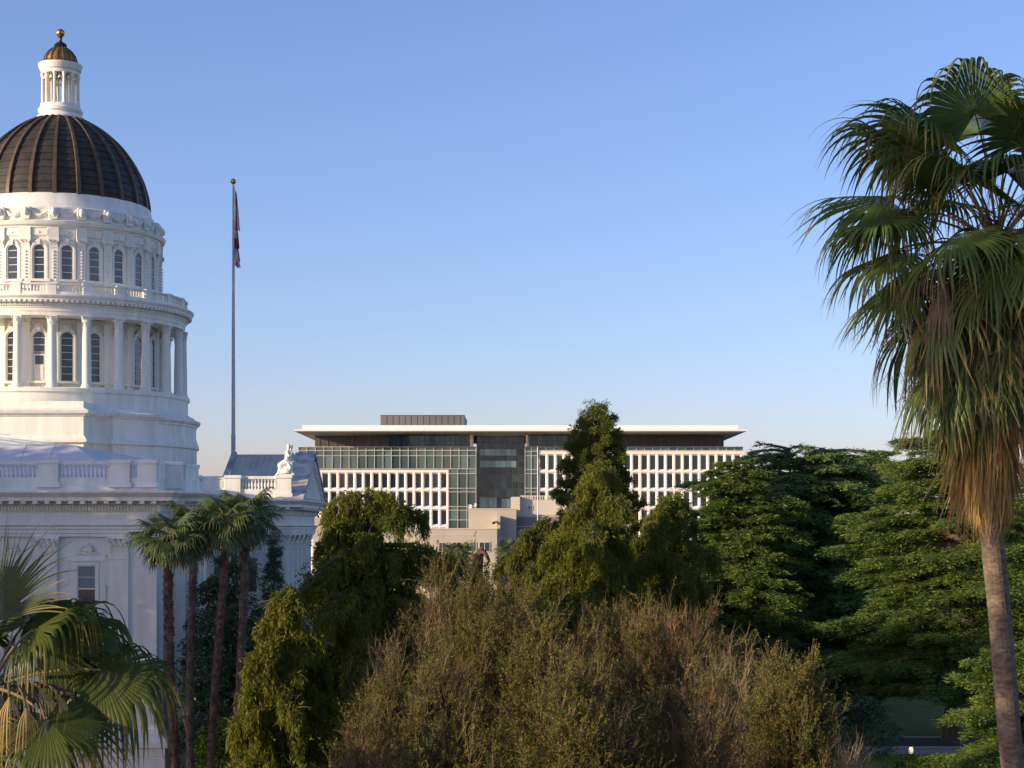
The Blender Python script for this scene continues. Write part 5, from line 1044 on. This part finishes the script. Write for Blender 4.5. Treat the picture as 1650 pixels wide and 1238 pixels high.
# foreground palm at lower left
HL = W(-12, 1108, 30)
F_L = [(100, 80, 1.15, 1.75, D(droop=.12, bend=.1, spread=1.5, fold=.2, roll=.5)), (8, 50, 1.35, 1.75, D(droop=.62, bend=.45, fold=.25, roll=-.9, split=.5, tipa=.75)), (352, 20, 2.0, 1.9, D(droop=.5, bend=.4, fold=.3, roll=-.6, tipa=.6, split=.5)),
 (318, -2, 1.75, 1.7, D(droop=.34, bend=.45, fold=.25, roll=-.5, tipa=.65)), (250, -55, 1.0, 1.4, D(droop=.3, bend=.4, fold=.2)), (20, 26, 1.9, 1.8, D(droop=.6, bend=.5, tipa=.7)),
 (40, 48, 1.6, 1.7, D(droop=.6, bend=.5)), (70, 62, 1.4, 1.7, D(droop=.5, bend=.5)), (130, 60, 1.4, 1.7, D(droop=.45, bend=.5)), (170, 50, 1.5, 1.7, D(droop=.5, bend=.5)), (200, 65, 1.4, 1.7, D(droop=.45, bend=.4)),
 (215, 25, 1.5, 1.7, D(droop=.5, bend=.6)), (160, 10, 1.6, 1.6, D(droop=.5, bend=.5)), (90, 10, 1.6, 1.6, D(droop=.5, bend=.5)), (60, -10, 1.6, 1.6, D(droop=.5, bend=.5)), (180, -20, 1.5, 1.6, D(droop=.5, bend=.5)), (345, 68, 1.3, 1.6, D(droop=.7, bend=.6, roll=-.4))]
dead_L = [(275+13*k, 34-9*(k % 4), .55+.22*(k % 4), 1.45, D(droop=1.0, spread=.55, nseg=9, bend=1.2, tipa=2, split=.14, hang=2.2, off=(.35+.06*k, -.5, .05), m=M['straw'] if k % 3 else M['deadgrey'])) for k in range(8)]
for k in range(10): dead_L.append((200+rg0.uniform(0, 220), rg0.uniform(-65, -40), .9, 1.6, D(droop=.6, spread=.5, nseg=16, steps=8, bend=.4, off=(0, 0, -.5), m=M['straw'])))
hl = np.array(HL); near_palm('fan_palm', HL, [hl + [0, 0, -.1], hl + [0, 0, -4], (hl[0]-.4, 30, 6), (hl[0]-.5, 30, 0)], .26, F_L, 'nearest fan palm at lower left, yellow tips and curled dead fronds', M['palmleft'], 82, dead=dead_L, hang=2.0)
# four thin palms in front of the capitol
def crown(seed, n=40, pl=1.25, R=1.45):
    rg = np.random.default_rng(seed); m = MB()
    for k in range(n):
        el = 78 - 118*(k/n)**.85; fan(m, (0, 0, 0), k*2.39996 + rg.normal(0, .2), R_(el), pl*rg.uniform(.85, 1.12), R*rg.uniform(.88, 1.08), rg, droop=rg.uniform(.4, .62), spread=2.1, nseg=24, steps=7, bend=.55, fold=.35, pr=.028, sides=4, tipa=.86 if el > -10 else .6)
    return m
crowns = [crown(91).build('crown', [M['palmfar'], M['petiole']], None, smooth=50), crown(92, 36).build('crown', [M['palmfar'], M['petiole']], None, smooth=50)]
used = set()
def thin_palm(hx, hy, bx, Y, label, r, seed, bm, which, rz):
    rg = np.random.default_rng(seed); hub = W(hx, hy, Y); bxw = wx(bx, Y); base = np.array([bxw + (bxw-hub[0])*.35, Y, 0])
    o = empty('thin_palm', base, label, 'palm tree', 'thin palms in front of the capitol'); hl = hub-base
    u = np.linspace(0, 1, 60)[:, None]; P = u*hl + np.array([1, 0, 0])*(.12*np.sin(u*5+seed)) + 0*u; P[:, :2] += rg.normal(0, .012, (60, 2))
    rad = r*(1 + .3*np.exp(-np.arange(60)/4.) + rg.normal(0, .05, 60)); m = MB(); m.tube(P, rad, 12)
    n = 1500; i = rg.integers(0, 59, n); a = rg.random(n)*6.283; q = P[i] + np.stack([np.cos(a), np.sin(a), 0*a], 1)*(rad[i]*.93)[:, None] + np.array([0, 0, 1.])*rg.uniform(0, .35, n)[:, None]
    m.leaves(q, np.stack([np.cos(a)*.55, np.sin(a)*.55, .8+0*a], 1) + rg.normal(0, .2, (n, 3)), np.stack([np.cos(a), np.sin(a), 0*a], 1), rg.uniform(.12, .28, n), rg.uniform(.08, .15, n)); m.build('trunk', bm, o)
    c = crowns[which]
    if which in used: c = c.copy(); COL.objects.link(c)
    used.add(which); c.parent = o; c.location = tuple(hl); c.rotation_euler.z = rz; c.scale = (1+.09*math.sin(seed*2.1),)*2 + (1+.12*math.sin(seed*3.7),); c.rotation_euler.x = .10*math.sin(seed*1.7)
thin_palm(272, 868, 282, 104, 'leftmost of the four thin palms before the capitol wall', .26, 1, M['palmboot'], 0, 0)
thin_palm(312, 852, 307, 110, 'thin palm with pale grey trunk, second from left', .24, 2, M['palmboot2'], 1, 1.0)
thin_palm(362, 842, 341, 105, 'leaning thin palm, third from left, with a pale patch on its trunk', .24, 3, M['palmboot'], 0, 2.3)
thin_palm(394, 832, 381, 108, 'rightmost of the four thin palms, nearest the portico', .26, 4, M['palmboot2'], 1, 3.9)
# two small palms before the beige building, and a bare pruned trunk
cf = crown(93, 34, 1.3, 1.7)
cfo = None
for px, py, Y, lab in ((737, 892, 255, 'small palm in front of the beige building windows'), (824, 888, 240, 'small palm with dead skirt in front of the grey wall')):
    h = W(px, py, Y); o = empty('small_palm', (h[0], Y, 0), lab, 'palm tree', 'small palms by the beige building')
    m = MB(); m.tube([(0, 0, 0), (.1, 0, h[2]*.5), (0, 0, h[2])], [.4, .34, .3], 10); rg = np.random.default_rng(int(px)); n = 900; a = rg.random(n)*6.283
    m.build('trunk', M['palmboot'], o); s = MB(); q = np.stack([np.cos(a)*.5, np.sin(a)*.5, h[2]-rg.uniform(.3, 3.2, n)], 1)
    s.leaves(q, np.stack([np.cos(a)*.3, np.sin(a)*.3, -1+0*a], 1) + rg.normal(0, .15, (n, 3)), rdir(rg, n), rg.uniform(.6, 1.2, n), rg.uniform(.05, .12, n)); s.build('dead_skirt', M['straw'], o)
    if cfo is None: c = cfo = cf.build('crown', [M['palmfar'], M['petiole']], o, smooth=50)
    else: c = cfo.copy(); COL.objects.link(c); c.parent = o; c.rotation_euler.z = 1.3
    c.location = (0, 0, h[2])
p = W(769, 905, 235); o = empty('pruned_trunk', (p[0], 235, 0), 'bare brown stump with one hooked limb before the beige wall', 'dead tree')
q = lambda px, py, dy=0: np.array(W(px, py, 235+dy)) - [p[0], 235, 0]
m = MB(); m.tube([(0, 0, 0), q(768, 960), q(769, 915), q(771, 897), q(776, 886), q(779, 882.5)], [.95, .85, .78, .70, .45, .15], 12); m.tube([q(772, 889, -.5), q(781, 890, -.8), q(785, 897, -.8), q(788, 904, -.8), q(785, 911, -.7), q(779, 913, -.5)], [.32, .30, .26, .20, .14, .08], 8); m.build('stump', M['palmboot'], o, smooth=60)
